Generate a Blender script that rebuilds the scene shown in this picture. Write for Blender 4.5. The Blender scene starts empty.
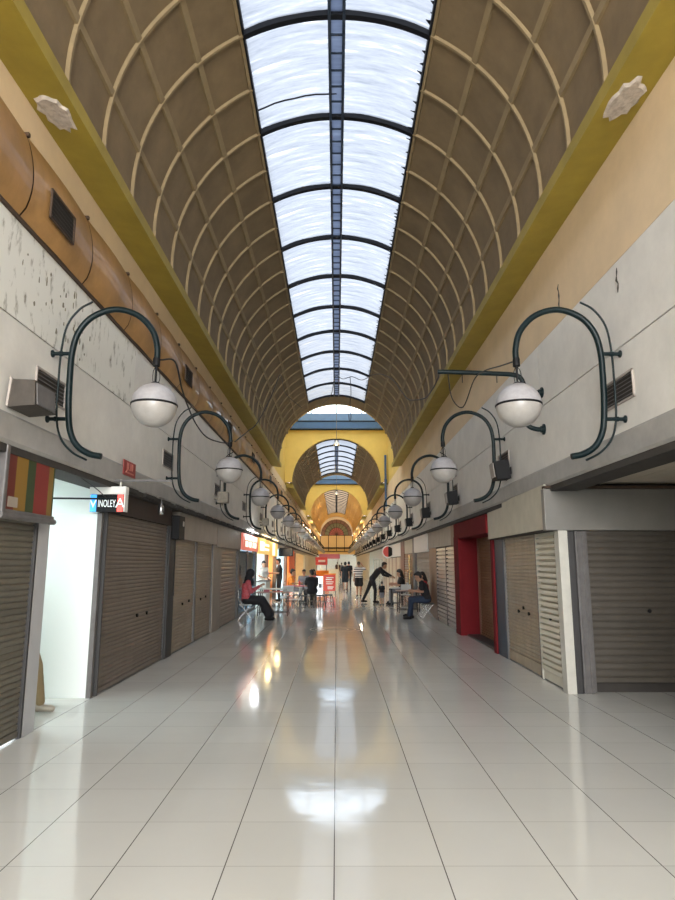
import bpy, bmesh, math, random
from mathutils import Vector, Matrix
random.seed(7)
S = bpy.context.scene
C = S.collection
PI = math.pi
# ------------------------------------------------------------------ camera
F_PX, CX, VY = 630.0, 336.5, 563.0
PITCH = math.atan((VY - 450) / F_PX)
cam = bpy.data.cameras.new('camera')
cam.sensor_fit = 'VERTICAL'; cam.sensor_height = 24; cam.lens = F_PX / 900 * 24
cam.clip_end = 400; cam.clip_start = 0.05
co = bpy.data.objects.new('camera', cam); C.objects.link(co)
CH = 1.635
co.location = (0, 0, CH); co.rotation_euler = (PI / 2 + PITCH, 0, -0.0016)
S.camera = co
# ------------------------------------------------------------------ world (overcast daylight)
w = bpy.data.worlds.new('world'); S.world = w; w.use_nodes = True
bg = w.node_tree.nodes['Background']
bg.inputs['Color'].default_value = (0.85, 0.92, 1.0, 1); bg.inputs['Strength'].default_value = 3.0
S.view_settings.view_transform = 'Standard'; S.view_settings.look = 'None'
S.view_settings.gamma = 1; S.view_settings.use_curve_mapping = False
S.view_settings.exposure = 0.75
S.cycles.max_bounces = 10; S.cycles.diffuse_bounces = 6; S.cycles.glossy_bounces = 4
S.cycles.transparent_max_bounces = 12; S.cycles.transmission_bounces = 6
S.cycles.use_denoising = True
S.cycles.sample_clamp_indirect = 6
def area(name, loc, rot, sx, sy, power, col=(1, 1, 1), portal=False, spread=180):
    l = bpy.data.lights.new(name, 'AREA'); l.shape = 'RECTANGLE'; l.size = sx; l.size_y = sy
    l.energy = power; l.color = col; l.spread = math.radians(spread)
    if portal: l.cycles.is_portal = True
    o = bpy.data.objects.new(name, l); C.objects.link(o); o.location = loc; o.rotation_euler = rot
    return o
# unseen fill lamp added behind the camera to brighten the corridor
area('fill_behind_camera', (0, -7.5, 4.5), (math.radians(84), 0, 0), 5.6, 3.2, 1080, (1.0, 0.98, 0.945))
# portals on the skylights (they only guide the sky's own light)
for (a, b) in ((27.6, 35.0), (50.5, 60.3)):
    area('roof_portal', (0, (a + b) / 2, 12.2), (0, 0, 0), 5.8, b - a, 1, portal=True)
for (a, b) in ((-6.5, 25.6), (35.2, 50.5), (60.5, 86)):
    area('skylight_portal', (0, (a + b) / 2, 8.72), (0, 0, 0), 2.4, b - a, 1, portal=True)

# ------------------------------------------------------------------ helpers
def tag(o, label=None, cat=None, group=None, kind=None):
    if label: o['label'] = label
    if cat: o['category'] = cat
    if group: o['group'] = group
    if kind: o['kind'] = kind
    return o
def empty(name, loc=(0, 0, 0), rz=0, label=None, cat=None, group=None, kind=None):
    o = bpy.data.objects.new(name, None); C.objects.link(o)
    o.location = loc; o.rotation_euler = (0, 0, rz); o.empty_display_size = .1
    return tag(o, label, cat, group, kind)
def kids(o): return list(o.children)
def copy_tree(o, parent=None):
    c = o.copy(); C.objects.link(c)
    if parent is not None: c.parent = parent
    for ch in kids(o): copy_tree(ch, c)
    return c

class MB:
    def __init__(s): s.v = []; s.f = []; s.m = []; s.sm = []
    def add(s, vs, fs, mi=0, smooth=False):
        n = len(s.v); s.v += [tuple(v) for v in vs]
        for f in fs: s.f.append([n + i for i in f]); s.m.append(mi); s.sm.append(smooth)
        return s
    def box(s, x0, x1, y0, y1, z0, z1, mi=0):
        vs = [(x, y, z) for x in (x0, x1) for y in (y0, y1) for z in (z0, z1)]
        return s.add(vs, [(0, 1, 3, 2), (4, 6, 7, 5), (0, 4, 5, 1), (2, 3, 7, 6), (0, 2, 6, 4), (1, 5, 7, 3)], mi)
    def bbox(s, x0, x1, y0, y1, z0, z1, b=.006, mi=0):   # bevelled box
        bm = bmesh.new(); bmesh.ops.create_cube(bm, size=1)
        for v in bm.verts:
            v.co = Vector(((x0 + x1) / 2 + v.co.x * (x1 - x0), (y0 + y1) / 2 + v.co.y * (y1 - y0), (z0 + z1) / 2 + v.co.z * (z1 - z0)))
        b = min(b, .45 * min(abs(x1 - x0), abs(y1 - y0), abs(z1 - z0)))
        bmesh.ops.bevel(bm, geom=bm.edges[:], offset=b, segments=2, profile=.5, affect='EDGES')
        bm.verts.index_update()
        s.add([v.co[:] for v in bm.verts], [[v.index for v in f.verts] for f in bm.faces], mi); bm.free(); return s
    def tube(s, pts, r, n=10, closed=False, mi=0, cap=True):
        P = [Vector(p) for p in pts]; N = len(P)
        R = r if isinstance(r, (list, tuple)) else [r] * N
        up = None; rings = []
        for i in range(N):
            if closed: t = P[(i + 1) % N] - P[i - 1]
            else: t = P[min(i + 1, N - 1)] - P[max(i - 1, 0)]
            t.normalize()
            if up is None:
                up = Vector((0, 0, 1)) if abs(t.z) < .9 else Vector((0, 1, 0))
            sd = t.cross(up)
            if sd.length < 1e-5: sd = t.cross(Vector((1, 0, 0)))
            sd.normalize(); up = sd.cross(t).normalized()
            rings.append([P[i] + (sd * math.cos(a) + up * math.sin(a)) * R[i] for a in (2 * PI * k / n for k in range(n))])
        vs = [v for rg in rings for v in rg]; fs = []
        M = N if closed else N - 1
        for i in range(M):
            j = (i + 1) % N
            for k in range(n):
                l = (k + 1) % n
                fs.append((i * n + k, i * n + l, j * n + l, j * n + k))
        s.add(vs, fs, mi, True)
        if cap and not closed:
            s.add(rings[0], [list(range(n))[::-1]], mi); s.add(rings[-1], [list(range(n))], mi)
        return s
    def lathe(s, prof, c=(0, 0, 0), n=24, axis='z', mi=0, smooth=True):
        vs = []; fs = []
        for (r, h) in prof:
            for k in range(n):
                a = 2 * PI * k / n; x, y = r * math.cos(a), r * math.sin(a)
                if axis == 'z': p = (c[0] + x, c[1] + y, c[2] + h)
                elif axis == 'x': p = (c[0] + h, c[1] + x, c[2] + y)
                else: p = (c[0] + y, c[1] + h, c[2] + x)
                vs.append(p)
        for i in range(len(prof) - 1):
            for k in range(n):
                l = (k + 1) % n; fs.append((i * n + k, i * n + l, (i + 1) * n + l, (i + 1) * n + k))
        s.add(vs, fs, mi, smooth)
        s.add(vs[:n], [list(range(n))[::-1]], mi); s.add(vs[-n:], [list(range(n))], mi)
        return s
    def prism(s, poly, a0, a1, axis='y', mi=0):   # poly in the other two axes
        n = len(poly)
        def P(u, v, a): return (u, a, v) if axis == 'y' else ((a, u, v) if axis == 'x' else (u, v, a))
        vs = [P(u, v, a0) for u, v in poly] + [P(u, v, a1) for u, v in poly]
        fs = [list(range(n)), list(range(2 * n - 1, n - 1, -1))] + [(i, i + n, (i + 1) % n + n, (i + 1) % n) for i in range(n)]
        return s.add(vs, fs, mi)
    def build(s, name, mats, parent=None, loc=None, rz=0, label=None, cat=None, group=None, kind=None, fix=True):
        me = bpy.data.meshes.new(name); me.from_pydata(s.v, [], s.f)
        if not isinstance(mats, (list, tuple)): mats = [mats]
        for m in mats: me.materials.append(m)
        me.polygons.foreach_set('material_index', s.m); me.polygons.foreach_set('use_smooth', s.sm)
        if fix:
            bm = bmesh.new(); bm.from_mesh(me); bmesh.ops.recalc_face_normals(bm, faces=bm.faces); bm.to_mesh(me); bm.free()
        me.update()
        o = bpy.data.objects.new(name, me); C.objects.link(o)
        if parent is not None: o.parent = parent
        if loc: o.location = loc
        if rz: o.rotation_euler = (0, 0, rz)
        return tag(o, label, cat, group, kind)

def spline(pts, k=8):
    P = [Vector(p) for p in pts]; P = [2 * P[0] - P[1]] + P + [2 * P[-1] - P[-2]]; out = []
    for i in range(1, len(P) - 2):
        a, b, c, d = P[i - 1], P[i], P[i + 1], P[i + 2]
        for j in range(k):
            t = j / k
            out.append(.5 * ((2 * b) + (c - a) * t + (2 * a - 5 * b + 4 * c - d) * t * t + (3 * b - a - 3 * c + d) * t ** 3))
    out.append(P[-2]); return out

# ------------------------------------------------------------------ materials
def mat(name, col, rough=.5, metal=0, var=0, vscale=3, col2=None, bump=0, bscale=40, stretch=(1, 1, 1), spec=.5, emit=None, es=0, thr=(.35, .7), coat=0):
    m = bpy.data.materials.new(name); m.use_nodes = True; nt = m.node_tree; b = nt.nodes['Principled BSDF']
    b.inputs['Base Color'].default_value = (*col, 1); b.inputs['Roughness'].default_value = rough
    b.inputs['Metallic'].default_value = metal; b.inputs['Specular IOR Level'].default_value = spec
    b.inputs['Coat Weight'].default_value = coat
    if emit: b.inputs['Emission Color'].default_value = (*emit, 1); b.inputs['Emission Strength'].default_value = es
    if var or col2 or bump:
        tc = nt.nodes.new('ShaderNodeTexCoord'); mp = nt.nodes.new('ShaderNodeMapping'); mp.inputs['Scale'].default_value = stretch
        nt.links.new(tc.outputs['Object'], mp.inputs['Vector'])
    if var or col2:
        nz = nt.nodes.new('ShaderNodeTexNoise'); nz.inputs['Scale'].default_value = vscale; nz.inputs['Detail'].default_value = 8; nz.inputs['Roughness'].default_value = .65
        nt.links.new(mp.outputs[0], nz.inputs['Vector'])
        rp = nt.nodes.new('ShaderNodeValToRGB'); nt.links.new(nz.outputs['Fac'], rp.inputs[0])
        c2 = col2 if col2 else tuple(c * (1 - var) for c in col)
        rp.color_ramp.elements[0].position = thr[0]; rp.color_ramp.elements[0].color = (*c2, 1)
        rp.color_ramp.elements[1].position = thr[1]; rp.color_ramp.elements[1].color = (*col, 1)
        nt.links.new(rp.outputs[0], b.inputs['Base Color'])
    if bump:
        n2 = nt.nodes.new('ShaderNodeTexNoise'); n2.inputs['Scale'].default_value = bscale; nt.links.new(mp.outputs[0], n2.inputs['Vector'])
        bp = nt.nodes.new('ShaderNodeBump'); bp.inputs['Strength'].default_value = bump; bp.inputs['Distance'].default_value = .02
        nt.links.new(n2.outputs['Fac'], bp.inputs['Height']); nt.links.new(bp.outputs[0], b.inputs['Normal'])
    return m

M = {}
M['vault'] = mat('vault_plaster', (.225, .157, .08), .8, var=.3, vscale=1.6, bump=.15, bscale=12)
M['rib'] = mat('rib_plaster', (.285, .208, .106), .75, var=.2, vscale=4)
M['yellow'] = mat('ochre_paint', (.37, .275, .035), .6, var=.22, vscale=2.5)
M['yellowwall'] = mat('warm_yellow_paint', (.70, .49, .115), .6, var=.12, vscale=1.2)
M['orangewall'] = mat('warm_orange_paint', (.80, .55, .22), .6, var=.12, vscale=.8)
M['tan'] = mat('tan_wall_paint', (.76, .585, .37), .65, var=.14, vscale=1.5)
M['bare'] = mat('bare_plaster', (.62, .54, .46), .9, var=.35, vscale=14, bump=.6, bscale=20)
M['white'] = mat('fascia_paint', (.80, .775, .72), .5, var=.14, vscale=2.2)
M['whitestain'] = mat('stained_fascia_paint', (.78, .77, .71), .5, col2=(.22, .20, .14), vscale=4.5, thr=(.30, .44), stretch=(1, 2.2, .9))
M['greyband'] = mat('grey_band_paint', (.42, .405, .38), .55, var=.22, vscale=3)
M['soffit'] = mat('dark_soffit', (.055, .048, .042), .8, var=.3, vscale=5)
M['gold'] = mat('gold_cladding', (.50, .275, .10), .5, metal=.1, var=.4, vscale=2.2, stretch=(1, 1, .6), coat=.25, bump=.5, bscale=2.5)
M['seam'] = mat('dark_seam', (.06, .035, .02), .8)
M['black'] = mat('black_steel', (.008, .009, .012), .6, spec=.2)
M['frameblue'] = mat('dark_blue_steel', (.028, .045, .075), .5, var=.3, vscale=6)
M['lampgreen'] = mat('dark_green_enamel', (.004, .013, .015), .4, var=.25, vscale=14, spec=.25)
M['globetop'] = mat('smoky_acrylic', (.40, .39, .405), .3, var=.2, vscale=16)
M['globebot'] = mat('milky_acrylic', (.38, .36, .335), .3, var=.15, vscale=11)
M['ventdark'] = mat('dark_grille', (.045, .038, .032), .6)
M['ventframe'] = mat('vent_frame', (.42, .37, .33), .6, var=.2)
M['beigebox'] = mat('aged_beige_plastic', (.34, .30, .235), .6, var=.35, vscale=12)
M['brownbox'] = mat('grimy_brown_plastic', (.065, .052, .040), .6, var=.4, vscale=10)
M['blackbox'] = mat('black_housing', (.008, .008, .009), .5, spec=.2)
M['bluebeam'] = mat('steel_blue_paint', (.14, .23, .36), .5, var=.15)
M['bluebeam2'] = mat('dark_steel_blue_paint', (.05, .115, .23), .5, var=.15)
M['sh_brown'] = mat('brown_shutter_steel', (.235, .19, .155), .42, metal=.25, var=.22, vscale=2.5)
M['sh_olive'] = mat('weathered_shutter_steel', (.20, .18, .14), .45, metal=.25, var=.25, vscale=3)
M['sh_beige'] = mat('beige_shutter_steel', (.40, .325, .245), .4, metal=.2, var=.2, vscale=2.5)
M['sh_grey'] = mat('galvanised_shutter_steel', (.42, .36, .27), .38, metal=.35, var=.3, vscale=3, stretch=(1, 1, .5))
M['sh_white'] = mat('cream_shutter_steel', (.70, .66, .55), .45, var=.12, vscale=5)
M['sh_silver'] = mat('silver_shutter_steel', (.52, .50, .46), .3, metal=.5, var=.15)
M['sh_wood'] = mat('tan_shutter_steel', (.30, .17, .085), .45, var=.25, vscale=3)
M['sh_dark'] = mat('grey_shutter_steel', (.115, .10, .082), .5, metal=.2, var=.25, vscale=2)
M['darkpost'] = mat('dark_post', (.05, .048, .048), .5, var=.3)
M['greypost'] = mat('grey_post', (.16, .15, .145), .5, var=.3, vscale=8)
M['creampost'] = mat('cream_post', (.62, .60, .53), .5, var=.15, vscale=6)
M['whitepier'] = mat('white_pier', (.52, .52, .53), .5, var=.08)
M['header_brown'] = mat('dark_brown_header', (.055, .038, .032), .6, var=.3)
M['header_beige'] = mat('beige_header', (.40, .345, .285), .55, var=.18, vscale=3)
M['header_cream'] = mat('cream_header', (.60, .56, .45), .55, var=.14, vscale=4)
M['gallery'] = mat('warm_beige_panel', (.62, .48, .26), .6)
M['header_grey'] = mat('grey_header', (.23, .22, .20), .4, var=.12)
M['red'] = mat('red_paint', (.18, .013, .017), .8, var=.15, spec=.15)
M['blue'] = mat('dark_blue_paint', (.018, .042, .075), .5, var=.2)
M['inwhite'] = mat('interior_white', (.82, .86, .84), .6)
M['inblue'] = mat('interior_pale_blue', (.55, .68, .74), .6)
M['inorange'] = mat('interior_orange', (.78, .42, .20), .6)
M['ceiltile'] = mat('ceiling_tile', (.56, .50, .41), .75, var=.22, vscale=2)
M['tv'] = mat('screen_black', (.01, .012, .016), .15)
M['steel'] = mat('chair_steel', (.42, .42, .42), .25, metal=.9)
M['tabletop'] = mat('table_laminate', (.36, .24, .20), .35, var=.1)
M['seatblack'] = mat('black_vinyl', (.02, .02, .02), .4)
M['seatwhite'] = mat('pale_plastic', (.55, .57, .56), .35)
M['cable'] = mat('black_cable', (.012, .011, .010), .6)
M['wood'] = mat('brown_wood', (.20, .085, .045), .45, var=.3, vscale=6, stretch=(1, 1, .2))
M['skin'] = mat('skin', (.42, .235, .15), .5)
M['hair'] = mat('black_hair', (.012, .010, .009), .5)
M['eye'] = mat('eye_dark', (.01, .008, .007), .2)
M['lip'] = mat('lip', (.32, .12, .10), .5)
M['cblack'] = mat('black_cloth', (.014, .014, .017), .85)
M['cred'] = mat('patterned_red_cloth', (.52, .045, .06), .8, col2=(.50, .16, .18), vscale=30, thr=(.4, .6))
M['cdkred'] = mat('dark_red_cloth', (.30, .018, .022), .85)
M['cwhite'] = mat('white_cloth', (.72, .72, .70), .8)
M['corange'] = mat('orange_cloth', (.75, .24, .03), .8)
M['cpink'] = mat('rose_cloth', (.45, .13, .16), .8)
M['cgrey'] = mat('grey_cloth', (.20, .20, .22), .8)
M['cjean'] = mat('navy_denim', (.022, .038, .075), .8)
M['ckhaki'] = mat('khaki_cloth', (.36, .27, .15), .8)
M['cbrown'] = mat('dark_brown_cloth', (.07, .035, .025), .8)
M['boardred'] = mat('red_board', (.60, .07, .055), .5)
M['boardwhite'] = mat('white_board', (.85, .87, .88), .4, emit=(.9, .95, 1), es=.8)
M['paint_white'] = mat('sign_white', (.80, .78, .74), .5)
M['signtext'] = mat('sign_letter_white', (.8, .85, .86), .5, emit=(.8, .9, .9), es=.25)
def lit(name, col, s): return mat(name, col, .5, emit=col, es=s)
M['tubelight'] = lit('fluorescent_tube', (.85, .97, 1.0), 9)
M['signtube'] = lit('sign_tube', (.95, .93, .85), 2.2)
M['signwarm'] = lit('sign_warm_tube', (1.0, .80, .45), 2.2)
M['warmlight'] = lit('warm_lamp', (1.0, .76, .42), 5)
M['signred'] = lit('lit_red_sign', (.70, .17, .12), .4)
M['signpale'] = lit('lit_pale_sign', (.95, .82, .66), .9)
M['signgold'] = lit('lit_gold_sign', (.80, .52, .14), .45)
M['signblue'] = lit('lit_blue_panel', (.05, .32, .85), .8)
M['signredpanel'] = lit('lit_red_panel', (.95, .10, .08), .6)

def striped(name, cols, stops, axis=1, rough=.6):
    m = bpy.data.materials.new(name); m.use_nodes = True; nt = m.node_tree; b = nt.nodes['Principled BSDF']; b.inputs['Roughness'].default_value = rough
    tc = nt.nodes.new('ShaderNodeTexCoord'); sp = nt.nodes.new('ShaderNodeSeparateXYZ'); nt.links.new(tc.outputs['Object'], sp.inputs[0])
    rp = nt.nodes.new('ShaderNodeValToRGB'); rp.color_ramp.interpolation = 'CONSTANT'; nt.links.new(sp.outputs[axis], rp.inputs[0])
    e = rp.color_ramp.elements
    while len(e) < len(cols): e.new(.5)
    for i, (c, s_) in enumerate(zip(cols, stops)): e[i].position = s_; e[i].color = (*c, 1)
    nt.links.new(rp.outputs[0], b.inputs['Base Color']); return m

def floor_mat():
    m = bpy.data.materials.new('polished_white_tiles'); m.use_nodes = True; nt = m.node_tree; N = nt.nodes; L = nt.links; b = N['Principled BSDF']
    tc = N.new('ShaderNodeTexCoord'); sp = N.new('ShaderNodeSeparateXYZ'); L.new(tc.outputs['Object'], sp.inputs[0])
    def math_(op, a, bb=None):
        n = N.new('ShaderNodeMath'); n.operation = op
        for i, x in enumerate((a, bb)):
            if x is None: continue
            if isinstance(x, (int, float)): n.inputs[i].default_value = x
            else: L.new(x, n.inputs[i])
        return n.outputs[0]
    T = .6
    def line(co_, off, wd):
        u = math_('DIVIDE', math_('ADD', co_, off), T); u = math_('FRACT', u)
        d = math_('MULTIPLY', math_('MINIMUM', u, math_('SUBTRACT', 1.0, u)), T)
        return math_('LESS_THAN', d, wd), math_('FLOOR', math_('DIVIDE', math_('ADD', co_, off), T))
    gx, ix = line(sp.outputs[0], 60.012, .0032)
    gy, iy = line(sp.outputs[1], 60.4, .0021)
    cb = N.new('ShaderNodeCombineXYZ'); L.new(ix, cb.inputs[0]); L.new(iy, cb.inputs[1])
    wn = N.new('ShaderNodeTexWhiteNoise'); L.new(cb.outputs[0], wn.inputs['Vector'])
    nz = N.new('ShaderNodeTexNoise'); nz.inputs['Scale'].default_value = .8; nz.inputs['Detail'].default_value = 6; L.new(tc.outputs['Object'], nz.inputs['Vector'])
    rp = N.new('ShaderNodeValToRGB'); L.new(nz.outputs['Fac'], rp.inputs[0])
    rp.color_ramp.elements[0].color = (.60, .60, .56, 1); rp.color_ramp.elements[1].color = (.70, .70, .66, 1)
    hv = N.new('ShaderNodeHueSaturation'); L.new(rp.outputs[0], hv.inputs['Color']); L.new(math_('ADD', math_('MULTIPLY', wn.outputs['Value'], .06), .97), hv.inputs['Value'])
    mx = N.new('ShaderNodeMix'); mx.data_type = 'RGBA'; L.new(gx, mx.inputs[0]); L.new(hv.outputs[0], mx.inputs[6]); mx.inputs[7].default_value = (.12, .11, .10, 1)
    m2 = N.new('ShaderNodeMix'); m2.data_type = 'RGBA'; L.new(gy, m2.inputs[0]); L.new(mx.outputs[2], m2.inputs[6]); m2.inputs[7].default_value = (.36, .35, .32, 1)
    L.new(m2.outputs[2], b.inputs['Base Color'])
    n3 = N.new('ShaderNodeTexNoise'); n3.inputs['Scale'].default_value = 2.2; n3.inputs['Detail'].default_value = 5; L.new(tc.outputs['Object'], n3.inputs['Vector'])
    L.new(math_('ADD', math_('MULTIPLY', n3.outputs['Fac'], .10), .03), b.inputs['Roughness'])
    # each tile lies at a very slightly different tilt
    bp = N.new('ShaderNodeBump'); bp.inputs['Strength'].default_value = .05; bp.inputs['Distance'].default_value = .03
    n4 = N.new('ShaderNodeTexNoise'); n4.inputs['Scale'].default_value = 3.0; n4.inputs['Detail'].default_value = 2; L.new(tc.outputs['Object'], n4.inputs['Vector'])
    L.new(n4.outputs['Fac'], bp.inputs['Height']); L.new(bp.outputs[0], b.inputs['Normal'])
    b.inputs['Specular IOR Level'].default_value = .45
    return m
M['floor'] = floor_mat()

def pane_mat(name, tint, streak, tr0=.02, tr1=.5):
    m = bpy.data.materials.new(name); m.use_nodes = True; nt = m.node_tree; N = nt.nodes; L = nt.links
    N.remove(N['Principled BSDF']); out = N['Material Output']
    tc = N.new('ShaderNodeTexCoord'); mp = N.new('ShaderNodeMapping'); mp.inputs['Scale'].default_value = (.9, 7, .9); L.new(tc.outputs['Object'], mp.inputs[0])
    nz = N.new('ShaderNodeTexNoise'); nz.inputs['Scale'].default_value = 1.5; nz.inputs['Detail'].default_value = 9; nz.inputs['Roughness'].default_value = .7; L.new(mp.outputs[0], nz.inputs['Vector'])
    r1 = N.new('ShaderNodeValToRGB'); L.new(nz.outputs['Fac'], r1.inputs[0])
    r1.color_ramp.elements[0].position = .3; r1.color_ramp.elements[0].color = (*streak, 1); r1.color_ramp.elements[1].position = .6; r1.color_ramp.elements[1].color = (*tint, 1)
    r2 = N.new('ShaderNodeValToRGB'); L.new(nz.outputs['Fac'], r2.inputs[0])
    r2.color_ramp.elements[0].position = .58; r2.color_ramp.elements[0].color = (tr0,) * 3 + (1,); r2.color_ramp.elements[1].position = .68; r2.color_ramp.elements[1].color = (tr1,) * 3 + (1,)
    t = N.new('ShaderNodeBsdfTranslucent'); L.new(r1.outputs[0], t.inputs[0])
    tp = N.new('ShaderNodeBsdfTransparent'); mx = N.new('ShaderNodeMixShader')
    L.new(r2.outputs[0], mx.inputs[0]); L.new(t.outputs[0], mx.inputs[1]); L.new(tp.outputs[0], mx.inputs[2]); L.new(mx.outputs[0], out.inputs[0])
    return m
M['pane'] = pane_mat('skylight_polycarbonate', (.212, .217, .236), (.128, .136, .155), .01, .32)
M['ridgefilm'] = pane_mat('grimy_ridge_film', (.52, .56, .64), (.36, .40, .48), .0, .1)
M['pane_tan'] = pane_mat('dusty_tan_polycarbonate', (.24, .165, .105), (.16, .11, .07), .0, .03)
def glass(name, tint=(.8, .9, .9), k=.75):
    m = bpy.data.materials.new(name); m.use_nodes = True; nt = m.node_tree; N = nt.nodes; L = nt.links
    N.remove(N['Principled BSDF']); out = N['Material Output']
    tp = N.new('ShaderNodeBsdfTransparent'); tp.inputs[0].default_value = (*tint, 1)
    g = N.new('ShaderNodeBsdfGlossy'); g.inputs['Roughness'].default_value = .03; g.inputs[0].default_value = (.8, .85, .9, 1)
    mx = N.new('ShaderNodeMixShader'); mx.inputs[0].default_value = 1 - k
    L.new(tp.outputs[0], mx.inputs[1]); L.new(g.outputs[0], mx.inputs[2]); L.new(mx.outputs[0], out.inputs[0]); return m
M['glass'] = glass('clear_glass', (.92, .96, 1.0), .95)
M['shopglass'] = glass('shop_glass', (.70, .80, .88), .82)

# ------------------------------------------------------------------ setting: floor
WX, FX = 3.02, 2.85          # shop front plane, fascia plane
Y0, Y1 = -8.0, 96.0
f = MB(); f.box(-7, 9, Y0, 102, -.12, 0); f.build('floor', M['floor'], kind='structure')

# vault sections: (start, end, skylight start, skylight end, pane material)
R, ZC = 2.5, 6.1
TH0, TH1 = math.radians(-3.5), math.radians(61)
VA = [(-7.5, 27.4, -6.13, 25.77, 'pane'), (35.2, 50.3, 35.3, 48.8, 'pane'), (60.5, 96.0, 60.6, 88.0, 'pane_tan')]
RIBSTEP = .937
nwin = 0
for vi, (ya, yb, sa, sb, pm) in enumerate(VA):
    ceil = empty('ceiling', (0, ya, ZC), kind='structure')
    L_ = yb - ya; THR = math.radians(-3.5)
    for sgn in (-1, 1):
        n = 22; v = MB(); pr = [TH0 + (TH1 - TH0) * i / n for i in range(n + 1)]
        a = [(sgn * R * math.cos(t), R * math.sin(t)) for t in pr]; b_ = [(sgn * (R + .12) * math.cos(t), (R + .12) * math.sin(t)) for t in pr]
        v.prism(a + b_[::-1], 0, L_, 'y')
        v.build('vault_shell', M['vault'] if vi < 2 else M['orangewall'], ceil)
        # lengthwise ribs
        for th in (12.5, 29, 45.5, 60.4):
            t = math.radians(th); r_ = MB(); hw = .038 / R if th < 60 else .022 / R
            q = [(sgn * rr * math.cos(t + dt), rr * math.sin(t + dt)) for rr, dt in ((R + .01, -hw * 1.3), (R - .03, -hw), (R - .03, hw), (R + .01, hw * 1.3))]
            r_.prism(q, 0, L_, 'y'); r_.build('lengthwise_rib', M['rib'] if vi < 2 else M['orangewall'], ceil)
    # crosswise ribs, one mesh copied along the vault
    first = {}
    y = 5.12 - 13 * RIBSTEP if vi == 0 else ya + .4
    while y < yb:
        if y > ya + .05:
            for sgn in (-1, 1):
                if sgn not in first:
                    rb = MB(); n = 22; a = []
                    pr = [THR + (TH1 - THR) * i / n for i in range(n + 1)]
                    vs = []; fs = []
                    for t in pr:
                        for rr, dy in ((R + .01, -.026), (R - .038, -.017), (R - .038, .017), (R + .01, .028)):
                            vs.append((sgn * rr * math.cos(t), dy, rr * math.sin(t)))
                    for i in range(n):
                        for k in range(3): fs.append((i * 4 + k, i * 4 + k + 1, i * 4 + k + 5, i * 4 + k + 4))
                    rb.add(vs, fs); o = rb.build('crosswise_rib', M['rib'] if vi < 2 else M['orangewall'], ceil); first[sgn] = o
                else:
                    o = first[sgn].copy(); C.objects.link(o); o.parent = ceil
                o.location = (0, y - ya, 0)
        y += RIBSTEP
    # solid crown before and after the skylight
    cap = MB(); n = 16
    pr = [TH1 + (PI - 2 * TH1) * i / n for i in range(n + 1)]
    a = [(R * math.cos(t), R * math.sin(t)) for t in pr]; b_ = [((R + .12) * math.cos(t), (R + .12) * math.sin(t)) for t in pr]
    cap.prism(a + b_[::-1], 0, sa - ya, 'y'); cap.prism(a + b_[::-1], sb - ya, L_, 'y')
    cap.build('vault_crown', M['vault'] if vi < 2 else M['orangewall'], ceil)
    # skylight
    nwin += 1
    win = empty('window_%d' % nwin, (0, sa, ZC), kind='structure')
    nb = max(1, round((sb - sa) / 1.876)); bay = (sb - sa) / nb
    fr = MB()
    for sgn in (-1, 1):
        t = TH1 if sgn > 0 else PI - TH1
        c0 = (R * math.cos(t), R * math.sin(t))
        fr.box(c0[0] - .035, c0[0] + .035, 0, sb - sa, c0[1] - .03, c0[1] + .05)
    fr.build('side_rail', M['black'], win)
    arc = MB(); vs = []; fs = []; n = 20
    pr = [TH1 + (PI - 2 * TH1) * i / n for i in range(n + 1)]
    for t in pr:
        for rr, dy in ((R - .045, -.04), (R + .05, -.04), (R + .05, .04), (R - .045, .04)): vs.append((rr * math.cos(t), dy, rr * math.sin(t)))
    for i in range(n):
        for k in range(4): fs.append((i * 4 + k, i * 4 + (k + 1) % 4, i * 4 + 4 + (k + 1) % 4, i * 4 + 4 + k))
    arc.add(vs, fs)
    af = None
    for i in range(nb + 1):
        if af is None: af = arc.build('arched_bar', M['black'], win); o = af
        else: o = af.copy(); C.objects.link(o); o.parent = win
        o.location = (0, i * bay, 0)
    for dx in (-.095, .095):
        rl = MB(); zz = math.sqrt(R * R - dx * dx); rl.box(dx - .02, dx + .02, 0, sb - sa, zz - .05, zz + .03); rl.build('ridge_rail', M['frameblue'], win)
    rc = MB(); rc.box(-.075, .075, 0, sb - sa, R + .005, R + .012); rc.build('ridge_cap', M['ridgefilm'], win)
    for sgn in (-1, 1):   # ragged sheet ends along the side rail
        random.seed(vi * 2 + sgn); je = MB(); t = TH1 if sgn > 0 else PI - TH1; yy = .05
        while yy < sb - sa - .15:
            dt = random.uniform(.004, .022) * (2.2 if sgn > 0 else 1); dy = random.uniform(.03, .12); t2 = t + sgn * dt
            q = [((R + .012) * math.cos(t), yy, (R + .012) * math.sin(t)), ((R + .012) * math.cos(t2), yy + dy * random.random(), (R + .012) * math.sin(t2)), ((R + .012) * math.cos(t), yy + dy, (R + .012) * math.sin(t))]
            je.add(q + [(a_, b__, c_ + .01) for a_, b__, c_ in q], [(0, 1, 2), (5, 4, 3), (0, 3, 4, 1), (1, 4, 5, 2), (2, 5, 3, 0)]); yy += dy + random.uniform(0, .12)
        je.build('ragged_edge', M['black'], win, kind='stuff')
    rg = MB()
    for i in range(int((sb - sa) / .31)): rg.box(-.09, .09, i * .31 + .1, i * .31 + .125, R - .02, R + .0)
    rg.build('ridge_rungs', M['frameblue'], win)
    # corrugated panes
    pf = {}
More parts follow.
